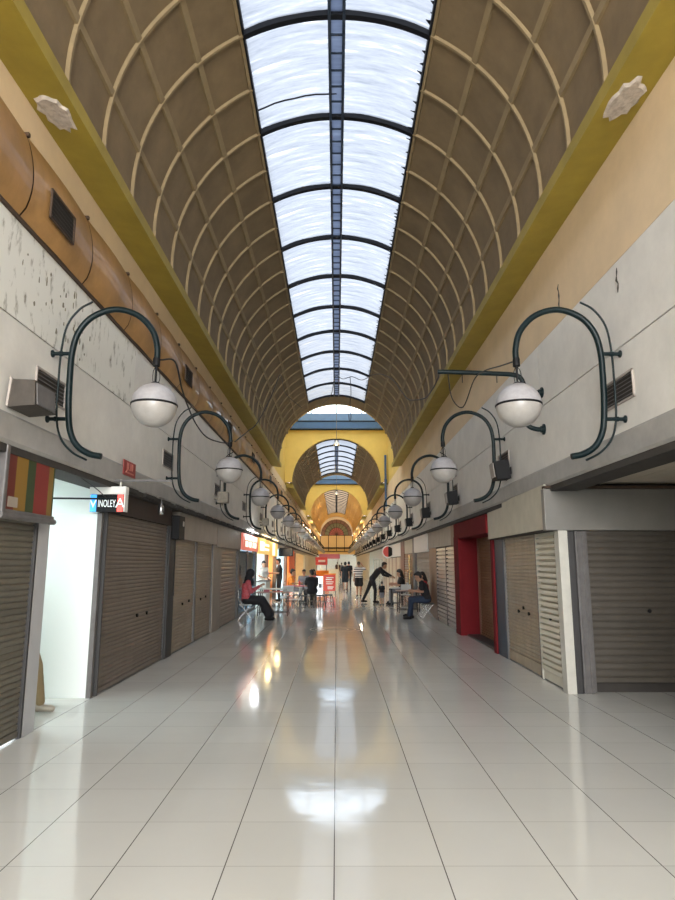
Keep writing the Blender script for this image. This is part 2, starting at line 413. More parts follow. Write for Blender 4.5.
    for i in range(nb):
        for sgn in (-1, 1):
            key = (sgn, i % 3)
            if key not in pf:
                p = MB(); vs = []; fs = []; ny = 70; nt_ = 10
                for j in range(ny + 1):
                    yy = .0 + bay * j / ny; amp = .007 * math.sin(j / ny * bay / .085 * 2 * PI)
                    for k in range(nt_ + 1):
                        t = TH1 + (PI / 2 - TH1) * k / nt_; rr = R + .03 + amp + .006 * math.sin(j * .35 + k + i * 2)
                        vs.append((sgn * rr * math.cos(t), yy, rr * math.sin(t)))
                for j in range(ny):
                    for k in range(nt_): q = j * (nt_ + 1) + k; fs.append((q, q + 1, q + nt_ + 2, q + nt_ + 1))
                p.add(vs, fs, 0, True); pf[key] = p.build('pane', M[pm], win, fix=False); o = pf[key]
            else:
                o = pf[key].copy(); C.objects.link(o); o.parent = win
            o.location = (0, i * bay, 0)
    if vi == 0:  # the extra lap line on one left pane
        lp = MB(); pts = []
        for k in range(9):
            t = PI - TH1 - (PI / 2 - TH1) * k / 8
            pts.append(((R + .01) * math.cos(t), 8.40 - sa + .008 * math.sin(k * 2) + .012 * k / 8, (R + .01) * math.sin(t)))
        lp.tube(pts, .012, 6); lp.build('lap_strip', M['black'], win)

# ------------------------------------------------------------------ edge beams along the vault foot
def beam(name, sgn, ya, yb):
    b = MB(); b.prism([(sgn * 2.42, 5.77), (sgn * 2.42, 5.92), (sgn * 2.5, 6.055), (sgn * 2.98, 6.10), (sgn * 2.98, 5.86)], ya, yb, 'y')
    return b.build(name, M['yellow'], kind='structure')
n = 0
for sgn in (-1, 1):
    for (ya, yb) in ((-7.5, 27.4), (35.2, 50.3), (60.5, 95)):
        n += 1; beam('trim_%d' % n, sgn, ya, yb)
# peeled plaster patch on each beam near the camera
def patch(sgn, y, label):
    random.seed(int(y * 10)); p = MB()
    # wraps the sloping underside of the beam
    ring = []
    for k in range(22):
        a = 2 * PI * k / 22; rr = .78 + .35 * random.random()
        ring.append((math.cos(a) * .165 * rr, math.sin(a) * .27 * rr))
    vs = []
    for h in (0, .022):
        for (u, v_) in ring:
            s_ = 1 if h == 0 else .82
            x = 2.64 + u * s_; z = 5.77 + (x - 2.42) * .16
            vs.append((sgn * x, y + v_ * s_, z - h + .004))
    N_ = len(ring)
    fs = [list(range(N_)), list(range(2 * N_ - 1, N_ - 1, -1))] + [(i, (i + 1) % N_, (i + 1) % N_ + N_, i + N_) for i in range(N_)]
    p.add(vs, fs); return p.build('plaster_patch', M['bare'], label=label, cat='patch')
patch(1, 5.10, 'bare rough plaster patch on the underside of the right yellow beam')
patch(-1, 5.27, 'scraped grey plaster patch on the underside of the left yellow beam')

# ------------------------------------------------------------------ upper walls and fascias
for side, sgn in (('left', -1), ('right', 1)):
    u = MB(); zt = 4.66
    u.box(sgn * FX, sgn * 3.2, Y0, 96, zt, 5.93)
    # strip in the gaps between the vaults, up to the clerestory roof
    for (a, b) in ((27.4, 35.2), (50.3, 60.5)): u.box(sgn * 2.9, sgn * 3.2, a, b, 5.93, 12.0, 1)
    u.box(sgn * 2.98, sgn * 3.2, -7.5, 27.4, 5.93, 6.3); u.box(sgn * 2.98, sgn * 3.2, 35.2, 50.3, 5.93, 6.3); u.box(sgn * 2.98, sgn * 3.2, 60.5, 95, 5.93, 6.3)
    u.build('wall_' + side, [M['tan'], M['yellowwall']], kind='structure')
    wl = empty('wall_%s_fascia' % side, (0, 0, 2.65), kind='structure')
    bk = MB(); bk.box(sgn * (FX + .03), sgn * 3.2, Y0, 96, .02, zt - 2.65); bk.build('backing', M['seam'], wl)
    seams = [Y0, -2.6, 2.98, 8.58, 14.2, 19.8, 25.4, 31, 36.6, 42.2, 47.8, 53.4, 59, 64.6, 70.2, 75.8, 81.4, 87, 96]
    for a, b in zip(seams[:-1], seams[1:]):
        p = MB(); g = .004
        p.box(sgn * FX, sgn * (FX + .05), a + g, b - g, 1.125, zt - 2.65 - .005)
        p.build('upper_panel', M['whitestain'] if (sgn < 0 and b < 9) else M['white'], wl)
        p = MB(); p.box(sgn * FX, sgn * (FX + .05), a + g, b - g, .27, 1.110); p.build('lower_panel', M['white'], wl)
    gb = MB(); gb.prism([(sgn * (FX - .03), .03), (sgn * (FX - .03), .24), (sgn * FX, .27), (sgn * 3.0, .27), (sgn * 3.0, .0), (sgn * (FX - .01), .0)], Y0, 96, 'y'); gb.build('bottom_band', M['greyband'], wl)
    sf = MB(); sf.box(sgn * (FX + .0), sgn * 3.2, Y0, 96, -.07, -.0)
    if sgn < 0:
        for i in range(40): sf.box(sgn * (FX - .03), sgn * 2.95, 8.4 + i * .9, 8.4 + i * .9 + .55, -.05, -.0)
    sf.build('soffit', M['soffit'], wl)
# peeling scabs on the stained left fascia
random.seed(3)
sc = MB()
for i in range(30):
    y = random.uniform(5.3, 7.0); z = random.uniform(3.85, 4.62)
    if random.random() < .5: y = random.gauss(6.35, .12)
    a, b = random.uniform(.006, .02), random.uniform(.012, .05)
    pts = [(y + a * math.cos(2 * PI * k / 7) * random.uniform(.5, 1.2), z + b * math.sin(2 * PI * k / 7) * random.uniform(.5, 1.2)) for k in range(7)]
    sc.prism(pts, -FX - .0, -FX + .004, 'x')
sc.build('peeling_paint', mat('dirty_render', (.20, .18, .13), .9), label='cluster of dark peeling paint scars on left white fascia', cat='peeling paint', kind='stuff')
for (y, z, hh, nm) in ((5.98, 4.46, .13, 'short dark crack beside joint on right white fascia'), (7.6, 5.0, .16, 'dark chipped crack in the tan wall on the right')):
    cr = MB(); pts = [(FX - .003, y + random.uniform(-.02, .02) , z - hh + 2 * hh * k / 6) for k in range(7)]
    cr.tube(pts, [.004, .012, .007, .014, .006, .010, .003], 5); cr.build('crack', M['ventdark'], label=nm, cat='crack')

# gold bulging cladding band on the left
trim = empty('trim_20', (-FX, 0, 4.66), kind='structure')
prof = []
for k in range(11):
    t = k / 10; prof.append((.015 + .10 * math.sin(PI * (t ** .8)) ** .8, .02 + .80 * t))
PSTEP = 1.405; gp = None; y = 5.17 - 8 * PSTEP; i = 0
def gold_panel():
    g = MB(); ny = 6; vs = []; fs = []
    for j in range(ny + 1):
        v = j / ny; yy = .010 + (PSTEP - .020) * v
        for (x, z) in prof: vs.append((x - .012 * math.sin(PI * v) * 0 + .022 * math.sin(PI * v), yy, z))
    m_ = len(prof)
    for j in range(ny):
        for k in range(m_ - 1): q = j * m_ + k; fs.append((q, q + 1, q + m_ + 1, q + m_))
    g.add(vs, fs, 0, True); return g.build('cladding_panel', M['gold'], trim)
while y < 94:
    if gp is None: gp = gold_panel(); o = gp
    else: o = gp.copy(); C.objects.link(o); o.parent = trim
    o.location = (0, y, 0)
    y += PSTEP
bk = MB(); bk.box(-.0, .012, Y0, 95, .0, .83); bk.build('backing', M['seam'], trim)
st = MB()
for i in range(60):
    yy = 5.17 - 8 * PSTEP + i * PSTEP
    st.bbox(.0, .045, yy - .02, yy + .02, .81, .85, .008)
st.build('top_clips', M['seam'], trim)
lowtrim = MB(); lowtrim.box(0, .03, Y0, 95, -.012, .02); lowtrim.build('lower_edge', M['seam'], trim)

def grille(name, parent, w_, h_, frame, dark, n=7, d=.02, vertical=False):
    fr = MB(); b = .022
    for (a, b_, c, e) in ((0, w_, 0, b), (0, w_, h_ - b, h_), (0, b, 0, h_), (w_ - b, w_, 0, h_)): fr.bbox(0, d, a, b_, c, e, .003)
    fr.build('frame', frame, parent)
    bk = MB(); bk.box(-.002, .004, b * .5, w_ - b * .5, b * .5, h_ - b * .5); bk.build('backing', dark, parent)
    sl = MB()
    for i in range(n):
        z = b + (h_ - 2 * b) * (i + .5) / n
        sl.add([(.004, b, z + .012), (.016, b, z - .004), (.016, w_ - b, z - .004), (.004, w_ - b, z + .012), (.004, b, z + .014), (.018, b, z - .004), (.018, w_ - b, z - .004), (.004, w_ - b, z + .014)],
               [(0, 1, 2, 3), (4, 7, 6, 5), (0, 4, 5, 1), (1, 5, 6, 2), (2, 6, 7, 3), (3, 7, 4, 0)])
    sl.build('slats', M['greypost'], parent)
ORD = ['first', 'second', 'third', 'fourth', 'fifth', 'sixth', 'seventh', 'eighth', 'ninth', 'tenth']
gv = None
for i, y in enumerate((5.64, 11.2, 15.9, 20.6, 26.2, 31.8)):
    if gv is None:
        gv = empty('wall_vent', (0, 0, 0), 0, cat='vent'); grille('g', gv, .54, .30, M['seam'], M['ventdark'], 6); o = gv
    else: o = copy_tree(gv)
    o.location = (-FX + .140, y * .967, 4.84)
    tag(o, 'dark louvred vent in gold cladding band, %s from the camera' % ORD[i], 'vent', 'vents in the gold cladding')

# ------------------------------------------------------------------ globe lamps
def make_lamp():
    r = empty('wall_lamp', cat='wall lamp')
    t = MB(); t.tube(spline([(.56, 0, 2.655), (.43, 0, 2.685), (.31, 0, 2.77), (.235, 0, 2.92), (.205, 0, 3.15), (.195, 0, 3.45), (.20, 0, 3.72), (.25, 0, 3.93), (.38, 0, 4.09), (.60, 0, 4.17), (.83, 0, 4.11), (.99, 0, 3.95), (1.05, 0, 3.76), (1.05, 0, 3.58)], 5), .031, 12)
    t.build('curved_pipe', M['lampgreen'], r)
    k = MB(); k.tube(spline([(.37, 0, 4.25), (.24, 0, 4.17), (.13, 0, 4.0), (.09, 0, 3.74), (.085, 0, 3.4), (.095, 0, 3.05), (.15, 0, 2.84), (.27, 0, 2.70), (.42, 0, 2.62)], 5), .011, 8)
    k.build('thin_rod', M['lampgreen'], r)
    for z in (3.70, 3.03):
        a = MB(); a.tube([(.0, 0, z), (.2, 0, z)], .019, 10); a.lathe([(.038, 0), (.038, .012), (.024, .02), (.019, .03)], (0, 0, z), 14, 'x'); a.lathe([(.026, .0), (.026, .03)], (.075, 0, z), 12, 'x')
        a.build('bracket', M['lampgreen'], r)
    s = MB(); s.lathe([(.036, 3.57), (.036, 3.64), (.03, 3.66)], (1.05, 0, 0), 14); s.tube([(1.05, 0, 3.58), (1.05, 0, 3.36)], .011, 8); s.lathe([(.05, 3.37), (.045, 3.395), (.015, 3.41)], (1.05, 0, 0), 14)
    for sg in (-1, 1): s.tube(spline([(1.05, 0, 3.57), (1.05 + sg * .03, .01, 3.52), (1.05 + sg * .035, .02, 3.44), (1.05 + sg * .02, .0, 3.39)], 4), .004, 5)
    s.build('stem', M['blackbox'], r)
    rg = .222
    gt = MB(); gt.lathe([(max(.001, rg * math.cos(a)), rg * math.sin(a)) for a in [math.radians(2 + 88 * i / 12) for i in range(13)]], (1.05, 0, 3.17), 28); gt.build('upper_globe', M['globetop'], r)
    gb = MB(); gb.lathe([(max(.001, rg * math.cos(a)), rg * math.sin(a)) for a in [math.radians(-90 + 88 * i / 12) for i in range(13)]], (1.05, 0, 3.17), 28); gb.build('lower_globe', M['globebot'], r)
    bd = MB(); bd.lathe([(rg + .001, -.011), (rg + .006, -.008), (rg + .006, .008), (rg + .001, .011)], (1.05, 0, 3.17), 28); bd.build('band', M['blackbox'], r)
    return r
lamp0 = None; vent0 = None; flood0 = None; spk0 = None
LSTEP = 4.42
def place(proto, make, loc, rz):
    o = proto[0]
    if o is None: o = make(); proto[0] = o
    else: o = copy_tree(o)
    o.location = loc; o.rotation_euler = (0, 0, rz); return o
PL, PV, PF, PS = [None], [None], [None], [None]
def make_vent():
    r = empty('wall_vent', cat='vent'); grille('g', r, .66, .28, M['ventframe'], M['ventdark'], 6); return r
def make_flood():
    r = empty('floodlight', cat='floodlight')
    b = MB(); b.prism([(.04, .0), (.27, -.02), (.30, .27), (.07, .31)], -.15, .15, 'y'); b.build('housing', M['blackbox'], r)
    g = MB(); g.prism([(.285, .02), (.30, .02), (.325, .25), (.31, .25)], -.12, .12, 'y'); g.build('lens', M['ventframe'], r)
    a = MB(); a.tube([(.0, 0, .14), (.2, 0, .14)], .015, 8); a.bbox(0, .012, -.05, .05, .08, .2); a.build('bracket', M['blackbox'], r); return r
def make_small_box():
    r = empty('wall_speaker', cat='speaker')
    b = MB(); b.bbox(.10, .34, -.11, .11, 0, .26, .012); b.build('housing', M['beigebox'], r)
    g = MB(); g.bbox(.335, .345, -.09, .09, .03, .23, .004); g.build('grille', M['greypost'], r)
    a = MB(); a.tube([(.0, 0, .1), (.12, 0, .1)], .018, 8); a.tube([(.2, 0, .0), (.2, 0, -.05)], .02, 8); a.build('bracket', M['beigebox'], r); return r
for i in range(20):
    y = 6.05 + LSTEP * i
    for side, sgn in (('left', -1), ('right', 1)):
        rz = 0 if sgn < 0 else PI
        o = place(PL, make_lamp, (sgn * FX, y, 0), rz)
        if i < 10: lab = '%s globe lamp from the camera on the %s fascia, green curved pipe' % (ORD[i], side)
        else: lab = 'tiny far globe lamp on %s fascia, past the tenth of its row' % side
        tag(o, lab, 'wall lamp', 'globe lamps along the %s fascia' % side)
        vy = y - .31 if sgn < 0 else y + .42
        o = place(PV, make_vent, (sgn * FX, vy, 3.20), rz)
        if i < 7: lab = 'dark vent grille on the %s fascia behind the %s globe lamp' % (side, ORD[i])
        else: lab = 'tiny far vent grille on %s fascia, past the seventh globe lamp' % side
        tag(o, lab, 'vent', 'vent grilles along the %s fascia' % side)
    if 1 <= i <= 13:
        o = place(PF, make_flood, (FX, y - .28, 2.98), PI)
        if i < 8: lab = 'black floodlight box on right fascia under the %s globe lamp' % ORD[i]
        else: lab = 'tiny far black floodlight on right fascia, past the eighth globe lamp'
        tag(o, lab, 'floodlight', 'black floodlights along the right fascia')
for y, nm in ((14.6, 'small beige speaker box on left fascia near the third globe lamp'), (23.4, 'tiny beige speaker box on left fascia near the fifth globe lamp')):
    o = place(PS, make_small_box, (-FX, y, 3.0), 0); tag(o, nm, 'speaker', 'beige boxes on the left fascia')
# the large box on the near left fascia
r = empty('wall_speaker', (-FX, 5.42, 2.95), 0, 'boxy beige speaker with dented side on near left fascia', 'speaker')
b = MB(); b.prism([(.03, .0), (.27, .02), (.25, .24), (.05, .25)], -.18, .22, 'y'); b.build('housing', M['brownbox'], r)
b = MB(); b.prism([(.022, .02), (.04, .0), (.06, .25), (.04, .27)], -.19, -.15, 'y'); b.build('rear_panel', M['ventframe'], r)
b = MB(); b.prism([(.268, .03), (.28, .03), (.262, .22), (.25, .22)], -.15, .19, 'y'); b.build('grille', M['greypost'], r)
b = MB(); b.tube([(0, .2, .12), (.1, .12, .12)], .02, 8); b.build('bracket', M['beigebox'], r)

# bent bar with two flanges on the right fascia
r = empty('bent_pipe_arm', (FX, 8.45, 3.4), PI, 'dark green straight pipe arm bent down to fascia, right of centre', 'pipe arm')
b = MB(); b.tube(spline([(1.44, 0, .86), (1.1, 0, .85), (.7, 0, .835), (.42, 0, .82), (.30, 0, .78), (.25, 0, .68), (.22, 0, .60), (.14, 0, .565), (.02, 0, .56)], 6), .033, 12); b.build('pipe', M['lampgreen'], r)
b = MB(); b.tube(spline([(.24, 0, .12), (.19, 0, .07), (.1, 0, .04), (.02, 0, .04)], 5), .033, 12); b.build('lower_stub', M['lampgreen'], r)
for z in (.56, .04):
    b = MB(); b.lathe([(.075, 0), (.075, .018), (.045, .02), (.045, .05)], (0, 0, z), 16, 'x'); b.build('flange', M['lampgreen'], r)
for x in (1.1, .62):
    b = MB(); b.tube([(x, 0, .84), (x, 0, .70)], .006, 6); b.build('hook', M['cable'], r)

def cable(pts, rad, label, k=6):
    P = spline(pts, k); b = MB(); o0 = P[0].copy()
    b.tube([p - o0 for p in P], rad, 6)
    return b.build('hanging_cable', M['cable'], loc=o0[:], label=label, cat='cable')
def px(x, y, Y):
    rr = (x - CX) / F_PX; u = (450 - y) / F_PX; c, s = math.cos(PITCH), math.sin(PITCH)
    t = Y / (c - u * s); return (rr * t, Y, CH + (s + u * c) * t)
cable([px(160, 360, 6.05), px(175, 361.7, 6.4), px(181.7, 388, 7.0), px(188, 406.7, 7.6), px(196.7, 425, 8.3), px(208, 438, 9.0), px(225, 443, 9.8), px(233, 441, 10.4)], .010, 'loose black cable from first to second left globe lamp')
cable([px(235, 441.7, 10.47), px(247, 432, 12), px(258, 421.7, 13.5), px(271.7, 395, 16), px(280, 375, 18), px(283, 385, 19.5), px(286.7, 395, 21), px(301.7, 408, 25)], .011, 'black cable rising from second left globe lamp to brown vault')
cable([px(512, 362, 6.05), px(500, 366, 6.6), px(484, 371, 7.2), px(474, 380, 7.8), px(463, 407, 8.3), px(452, 398, 8.4), px(448, 374, 8.45)], .008, 'thin looped wire between first right globe lamp and pipe arm')
cable([px(440, 370, 8.45), px(438, 378, 9.2), px(432, 390, 10.5), px(425, 398, 12), px(415, 400, 13), px(408, 399, 14), px(401.7, 391.7, 15), px(395, 382, 16), px(388, 376.7, 17), px(380, 374, 18), px(371.7, 375, 19)], .012, 'black cable sagging from the pipe arm across right vault')
cable([px(371.7, 375, 19), px(362, 380, 20), px(351.7, 376.7, 21), px(343, 379, 21.5), px(335, 376.7, 22), px(331, 395, 23), px(322, 404, 24.5)], .012, 'tangled cable strung under the skylight near its far end')
cable([px(350, 377, 21), px(351, 392, 21.05), px(350, 405, 21.0), px(351, 417, 21.05), px(349.5, 421, 21.0), px(348.5, 414, 21)], .012, 'cable end hanging straight down below the skylight')
# small lamp on cable along left shop line
cable([(-2.9, 7.0, 2.60), (-2.86, 7.5, 2.50), (-2.9, 8.0, 2.42), (-2.95, 8.3, 2.38)], .006, 'thin wire drooping across top of bright left opening')

# ------------------------------------------------------------------ arch walls, clerestory gaps
def arch_wall(name, y, th, top, mats, half=2.9, rad=2.5, zc=ZC):
    a = MB(); n = 36; ins = []; outs = []
    for i in range(n + 1):
        t = PI * i / n; ins.append((rad * math.cos(t), zc + rad * math.sin(t)))
        ct, s_ = math.cos(t), math.sin(t)
        k = min(half / abs(ct) if abs(ct) > 1e-6 else 1e9, (top - zc) / s_ if s_ > 1e-6 else 1e9)
        outs.append((k * ct, zc + k * s_))
    for i in range(n): a.prism([ins[i], outs[i], outs[i + 1], ins[i + 1]], y, y + th, 'y')
    # exact upper corners
    tc_ = math.atan2(top - zc, half)
    for sg in (1, -1):
        i = int(tc_ / PI * n)
        p1, p2 = outs[i], outs[i + 1]
        a.prism([(sg * p1[0], p1[1]), (sg * half, top), (sg * p2[0], p2[1])], y, y + th, 'y')
    return a.build(name, mats, kind='structure')
GAPS = [(27.4, 35.2), (50.3, 60.5)]
for gi, (ga, gb) in enumerate(GAPS):
    arch_wall('wall_arch_end', ga - .15, .15, 12.0, M['yellowwall'])
    arch_wall('wall_arch_front', gb - .15, .3, 9.1, M['yellowwall'])
    b = MB(); b.bbox(-2.9, 2.9, gb - .42, gb + .15, 9.10, 9.52, .02, 1); b.bbox(-2.9, 2.9, gb - .30, gb + .15, 9.54, 10.02, .02, 0)
    b.box(-2.9, 2.9, gb - .44, gb - .3, 9.50, 9.56, 2); b.box(-2.9, 2.9, gb - .2, gb + .14, 9.06, 9.10, 2)
    b.build('trim_%d' % (30 + gi), [M['bluebeam'], M['bluebeam2'], M['black']], kind='structure')
    nwin += 1
    wn = empty('window_%d' % nwin, (0, gb, 10.02), kind='structure')
    g = MB(); g.box(-2.9, 2.9, .0, .01, 0, 1.98); g.build('pane', M['glass'], wn)
    fr = MB()
    for x in (-2.88, -1.45, 0, 1.45, 2.88): fr.box(x - .03, x + .03, -.04, .05, 0, 1.98)
    fr.box(-2.9, 2.9, -.04, .05, 0, .04); fr.box(-2.9, 2.9, -.04, .05, 1.93, 1.98); fr.build('frame', M['frameblue'], wn)
    wr = empty('window_%d' % (nwin + 10), (0, ga, 12.0), kind='structure')
    rf = MB(); rf.box(-3.2, 3.2, -.15, gb - ga + .15, .04, .05); rf.build('roof_pane', M['glass'], wr)  # unseen glass roof, added to let more sky light into the gap
    rf = MB()
    for k in range(6): yy_ = (gb - ga) * k / 5; rf.box(-3.2, 3.2, yy_ - .05, yy_ + .05, -.06, .04)
    rf.build('roof_bars', M['frameblue'], wr)
    # pendant lamp in the gap
    yy = ga + 3.6; zt = 7.45
    r = empty('pendant_lamp', (0, yy, zt), 0, ('white bell pendant lamp hanging before the first yellow arch', 'small far pendant lamp hanging before the second yellow arch')[gi], 'pendant lamp')
    b = MB(); b.tube([(0, 0, .2), (0, 0, 12.0 - zt)], .014, 8); b.build('rod', M['greypost'], r)
    b = MB(); b.lathe([(.03, .24), (.05, .20), (.07, .15), (.15, .05), (.17, .0), (.16, .0), (.06, .12)], n=20); b.build('shade', M['paint_white'], r)
    b = MB(); b.lathe([(.001, -.02), (.05, .0), (.055, .05), (.02, .1)], n=14); b.build('bulb', M['warmlight'], r)
r = empty('downpipe', (2.74, 34.9, 3.2), 0, 'blue grey downpipe beside the right foot of first yellow arch', 'downpipe')
b = MB(); b.tube([(0, 0, 1.5), (0, 0, 4.4)], .06, 12); b.build('pipe', M['bluebeam2'], r)
b = MB(); b.lathe([(.08, 2.9), (.08, 3.05)], n=14); b.build('collar', M['bluebeam2'], r)

# end wall
e = MB(); e.box(-3.2, 3.2, 96, 96.3, 5.8, 9.5)
e.box(-3.2, -2.5, 96, 96.3, 3.4, 5.8); e.box(2.5, 3.2, 96, 96.3, 3.4, 5.8); e.box(-3.2, 3.2, 96, 96.3, 2.9, 3.9)
e.build('wall_end', M['orangewall'], kind='structure')
e = MB(); n = 30
for i in range(n):
    t0, t1 = PI * i / n, PI * (i + 1) / n
    e.prism([(2.35 * math.cos(t0), 5.8 + 2.35 * math.sin(t0)), (2.75 * math.cos(t0), 5.8 + 2.75 * math.sin(t0)), (2.75 * math.cos(t1), 5.8 + 2.75 * math.sin(t1)), (2.35 * math.cos(t1), 5.8 + 2.35 * math.sin(t1))], 95.6, 96, 'y')
e.build('trim_40', M['paint_white'], kind='structure')
wn = empty('window_9', (0, 95.9, 5.8), kind='structure')
def halfdisc(r0, r1, mat_, nm, y):
    g = MB(); n = 24
    for i in range(n):
        t0, t1 = PI * i / n, PI * (i + 1) / n
        g.prism([(r0 * math.cos(t0), r0 * math.sin(t0)), (r1 * math.cos(t0), r1 * math.sin(t0)), (r1 * math.cos(t1), r1 * math.sin(t1)), (r0 * math.cos(t1), r0 * math.sin(t1))], y, y + .03, 'y')
    g.build(nm, mat_, wn)
halfdisc(.0001, 1.1, mat('rust_stained_glass', (.30, .07, .05), .3), 'inner_pane', 0)
halfdisc(1.1, 1.8, mat('green_stained_glass', (.13, .14, .06), .3), 'middle_pane', 0)
halfdisc(1.8, 2.35, mat('brown_stained_glass', (.17, .09, .05), .3), 'outer_pane', 0)
g = MB()
for i in range(1, 10):
    t = PI * i / 10; g.tube([(0, -.02, 0), (2.35 * math.cos(t), -.02, 2.35 * math.sin(t))], .03, 6)
for rr in (1.1, 1.8): g.tube([(rr * math.cos(PI * i / 20), -.02, rr * math.sin(PI * i / 20)) for i in range(21)], .03, 6)
g.box(-2.35, 2.35, -.05, .03, -.12, 0); g.build('glazing_bars', M['cbrown'], wn)
g = MB(); g.box(-2.5, 2.5, 95.9, 96, 3.9, 5.7); g.build('wall_gallery', M['gallery'], kind='structure')
g = MB()
for x in (-2.4, -1.2, 0, 1.2, 2.4): g.box(x - .04, x + .04, 95.8, 95.9, 3.4, 5.7)
g.box(-2.6, 2.6, 95.7, 95.9, 3.75, 3.95); g.box(-1.9, 1.9, 95.75, 95.85, 3.3, 3.4)
g.build('gallery_railing', M['black'], label='dark railing bars across beige gallery at corridor end', cat='railing')
g = MB(); g.box(-7, 9, 101.8, 102, 0, 3.2); g.build('wall_far', M['header_cream'], kind='structure')
g = MB(); g.box(-7, 9, 96.2, 102, 3.0, 3.2); g.build('ceiling_far', M['ceiltile'], kind='structure')

# ------------------------------------------------------------------ roller shutters
def slat_curtain(width, z0, z1, pitch, depth, kind='round'):
    """curtain in the local XZ plane, bulging to -y ; x from 0 to width"""
    b = MB(); prof = []; n = max(2, int((z1 - z0) / pitch)); p = (z1 - z0) / n
    for i in range(n):
        z = z0 + i * p
        if kind == 'round':
            for u, d in ((0, -.7), (.09, -.7), (.13, .3), (.3, .9), (.5, 1.0), (.7, .9), (.92, .3), (.97, -.7)): prof.append((z + u * p, d * depth))
        else:   # louvre with an overhanging lip
            for u, d in ((0, -.3), (.20, -.3), (.22, 1.0), (.80, .75), (.97, -.3)): prof.append((z + u * p, d * depth))
    prof.append((z1, 0)); vs = []; fs = []
    for (z, d) in prof: vs += [(0, -d, z), (width, -d, z)]
    for i in range(len(prof) - 1): fs.append((2 * i, 2 * i + 1, 2 * i + 3, 2 * i + 2))
    b.add(vs, fs); b.box(0, width, .012, .02, z0, z1); return b
def shutter(side, y0, y1, z1, m, label, pitch=.056, depth=.009, kind='round', group=None, locks=((.42, .95), (.62, .95)), X=None, z0=.02, guide='greypost', front=None, bar=.06):
    """roller shutter in a side wall plane, or facing the camera when front=(x0, x1, y)"""
    if front: x0, x1, yy = front; wd = x1 - x0; loc = (x0, yy, 0); rz = 0
    elif side == 'left': wd = y1 - y0; loc = (-(X or WX), y1, 0); rz = -PI / 2  # local x -> -Y ; local -y -> ... into corridor
    else: wd = y1 - y0; loc = ((X or WX), y0, 0); rz = PI / 2
    r = empty('roller_shutter', loc, 0, label, 'shutter', group)
    if front: r.rotation_euler = (0, 0, 0)
    elif side == 'left': r.rotation_euler = (0, 0, PI / 2); r.location = (-(X or WX), y0, 0)
    else: r.rotation_euler = (0, 0, -PI / 2); r.location = ((X or WX), y1, 0)
    # left: local +x -> +Y, local -y -> +X (into corridor);  right: local +x -> -Y, local -y -> -X
    slat_curtain(wd - .08, z0 + bar, z1, pitch, depth, kind).build('slat_curtain', M[m], r, loc=(.04, 0, 0))
    bb = MB(); bb.bbox(.04, wd - .04, -.016, .012, z0, z0 + bar, .006); bb.build('bottom_bar', M[m], r)
    for x in (0, wd - .04):
        g = MB(); g.bbox(x, x + .04, -.035, .03, 0.005, z1, .004); g.build('guide_rail', M[guide], r)
    for (fx, fz) in locks:
        k = MB(); k.lathe([(.026, -.03), (.026, -.012), (.02, .0)], (fx * wd, 0, fz), 12, 'y'); k.build('lock', M['blackbox'], r)
    return r
def wallbox(nm, m, side, y0, y1, z0, z1, xa, xb, **k):
    sg = -1 if side == 'left' else 1
    b = MB(); b.bbox(sg * xa, sg * xb, y0, y1, z0, z1, .006); return b.build(nm, M[m], **k)
def thing_box(nm, m, side, y0, y1, z0, z1, xa, xb, label, cat, group=None):
    sg = -1 if side == 'left' else 1
    o = MB().bbox(-abs(xb - xa) / 2, abs(xb - xa) / 2, 0, y1 - y0, 0, z1 - z0, .006).build(nm, M[m], label=label, cat=cat, group=group)
    o.location = (sg * (xa + xb) / 2, y0, z0); return o

# ---- LEFT side
shutter('left', 2.95, 6.36, 2.06, 'sh_olive', 'dark grey roller shutter at near left edge under striped sign', guide='darkpost')
wallbox('wall_left_header', 'header_grey', 'left', -7.9, 5.55, 2.08, 2.64, 2.96, 3.1, kind='structure')
wallbox('wall_left_near', 'header_beige', 'left', -7.9, 2.93, 0, 2.08, 3.0, 3.1, kind='structure')
cols = [(.15, .030, .02), (.27, .15, .025), (.045, .065, .025), (.24, .035, .028), (.25, .15, .035), (.028, .055, .022)]  # stripe colours darkened, the shade on the sign is put into them
M['stripes'] = striped('striped_canvas', cols, [0, .16, .37, .52, .80, .90])
r = empty('striped_sign', (-2.86, 5.42, 2.02), 0, 'red yellow and green striped sign box above near left shutter', 'sign')
b = MB(); b.box(-.10, 0, 0, .93, .07, .64); b.build('striped_panel', M['stripes'], r)
b = MB(); b.bbox(-.12, .02, -.03, .95, .03, .075, .01); b.bbox(-.12, .012, -.03, .95, .62, .66, .01); b.bbox(-.12, .02, -.06, 0, .03, .66, .01); b.build('frame', M['greypost'], r)
b = MB(); b.tube([(.0, -.06, .02), (.0, .98, .02)], .03, 10); b.build('lower_tube', M['greypost'], r)
b = MB(); b.box(.001, .006, .05, .22, .1, .19); b.build('sticker', M['header_beige'], r)
thing_box('pier', 'whitepier', 'left', 6.38, 6.62, 0, 2.62, 2.99, 3.09, 'white painted pier between near left shutter and bright opening', 'pier')
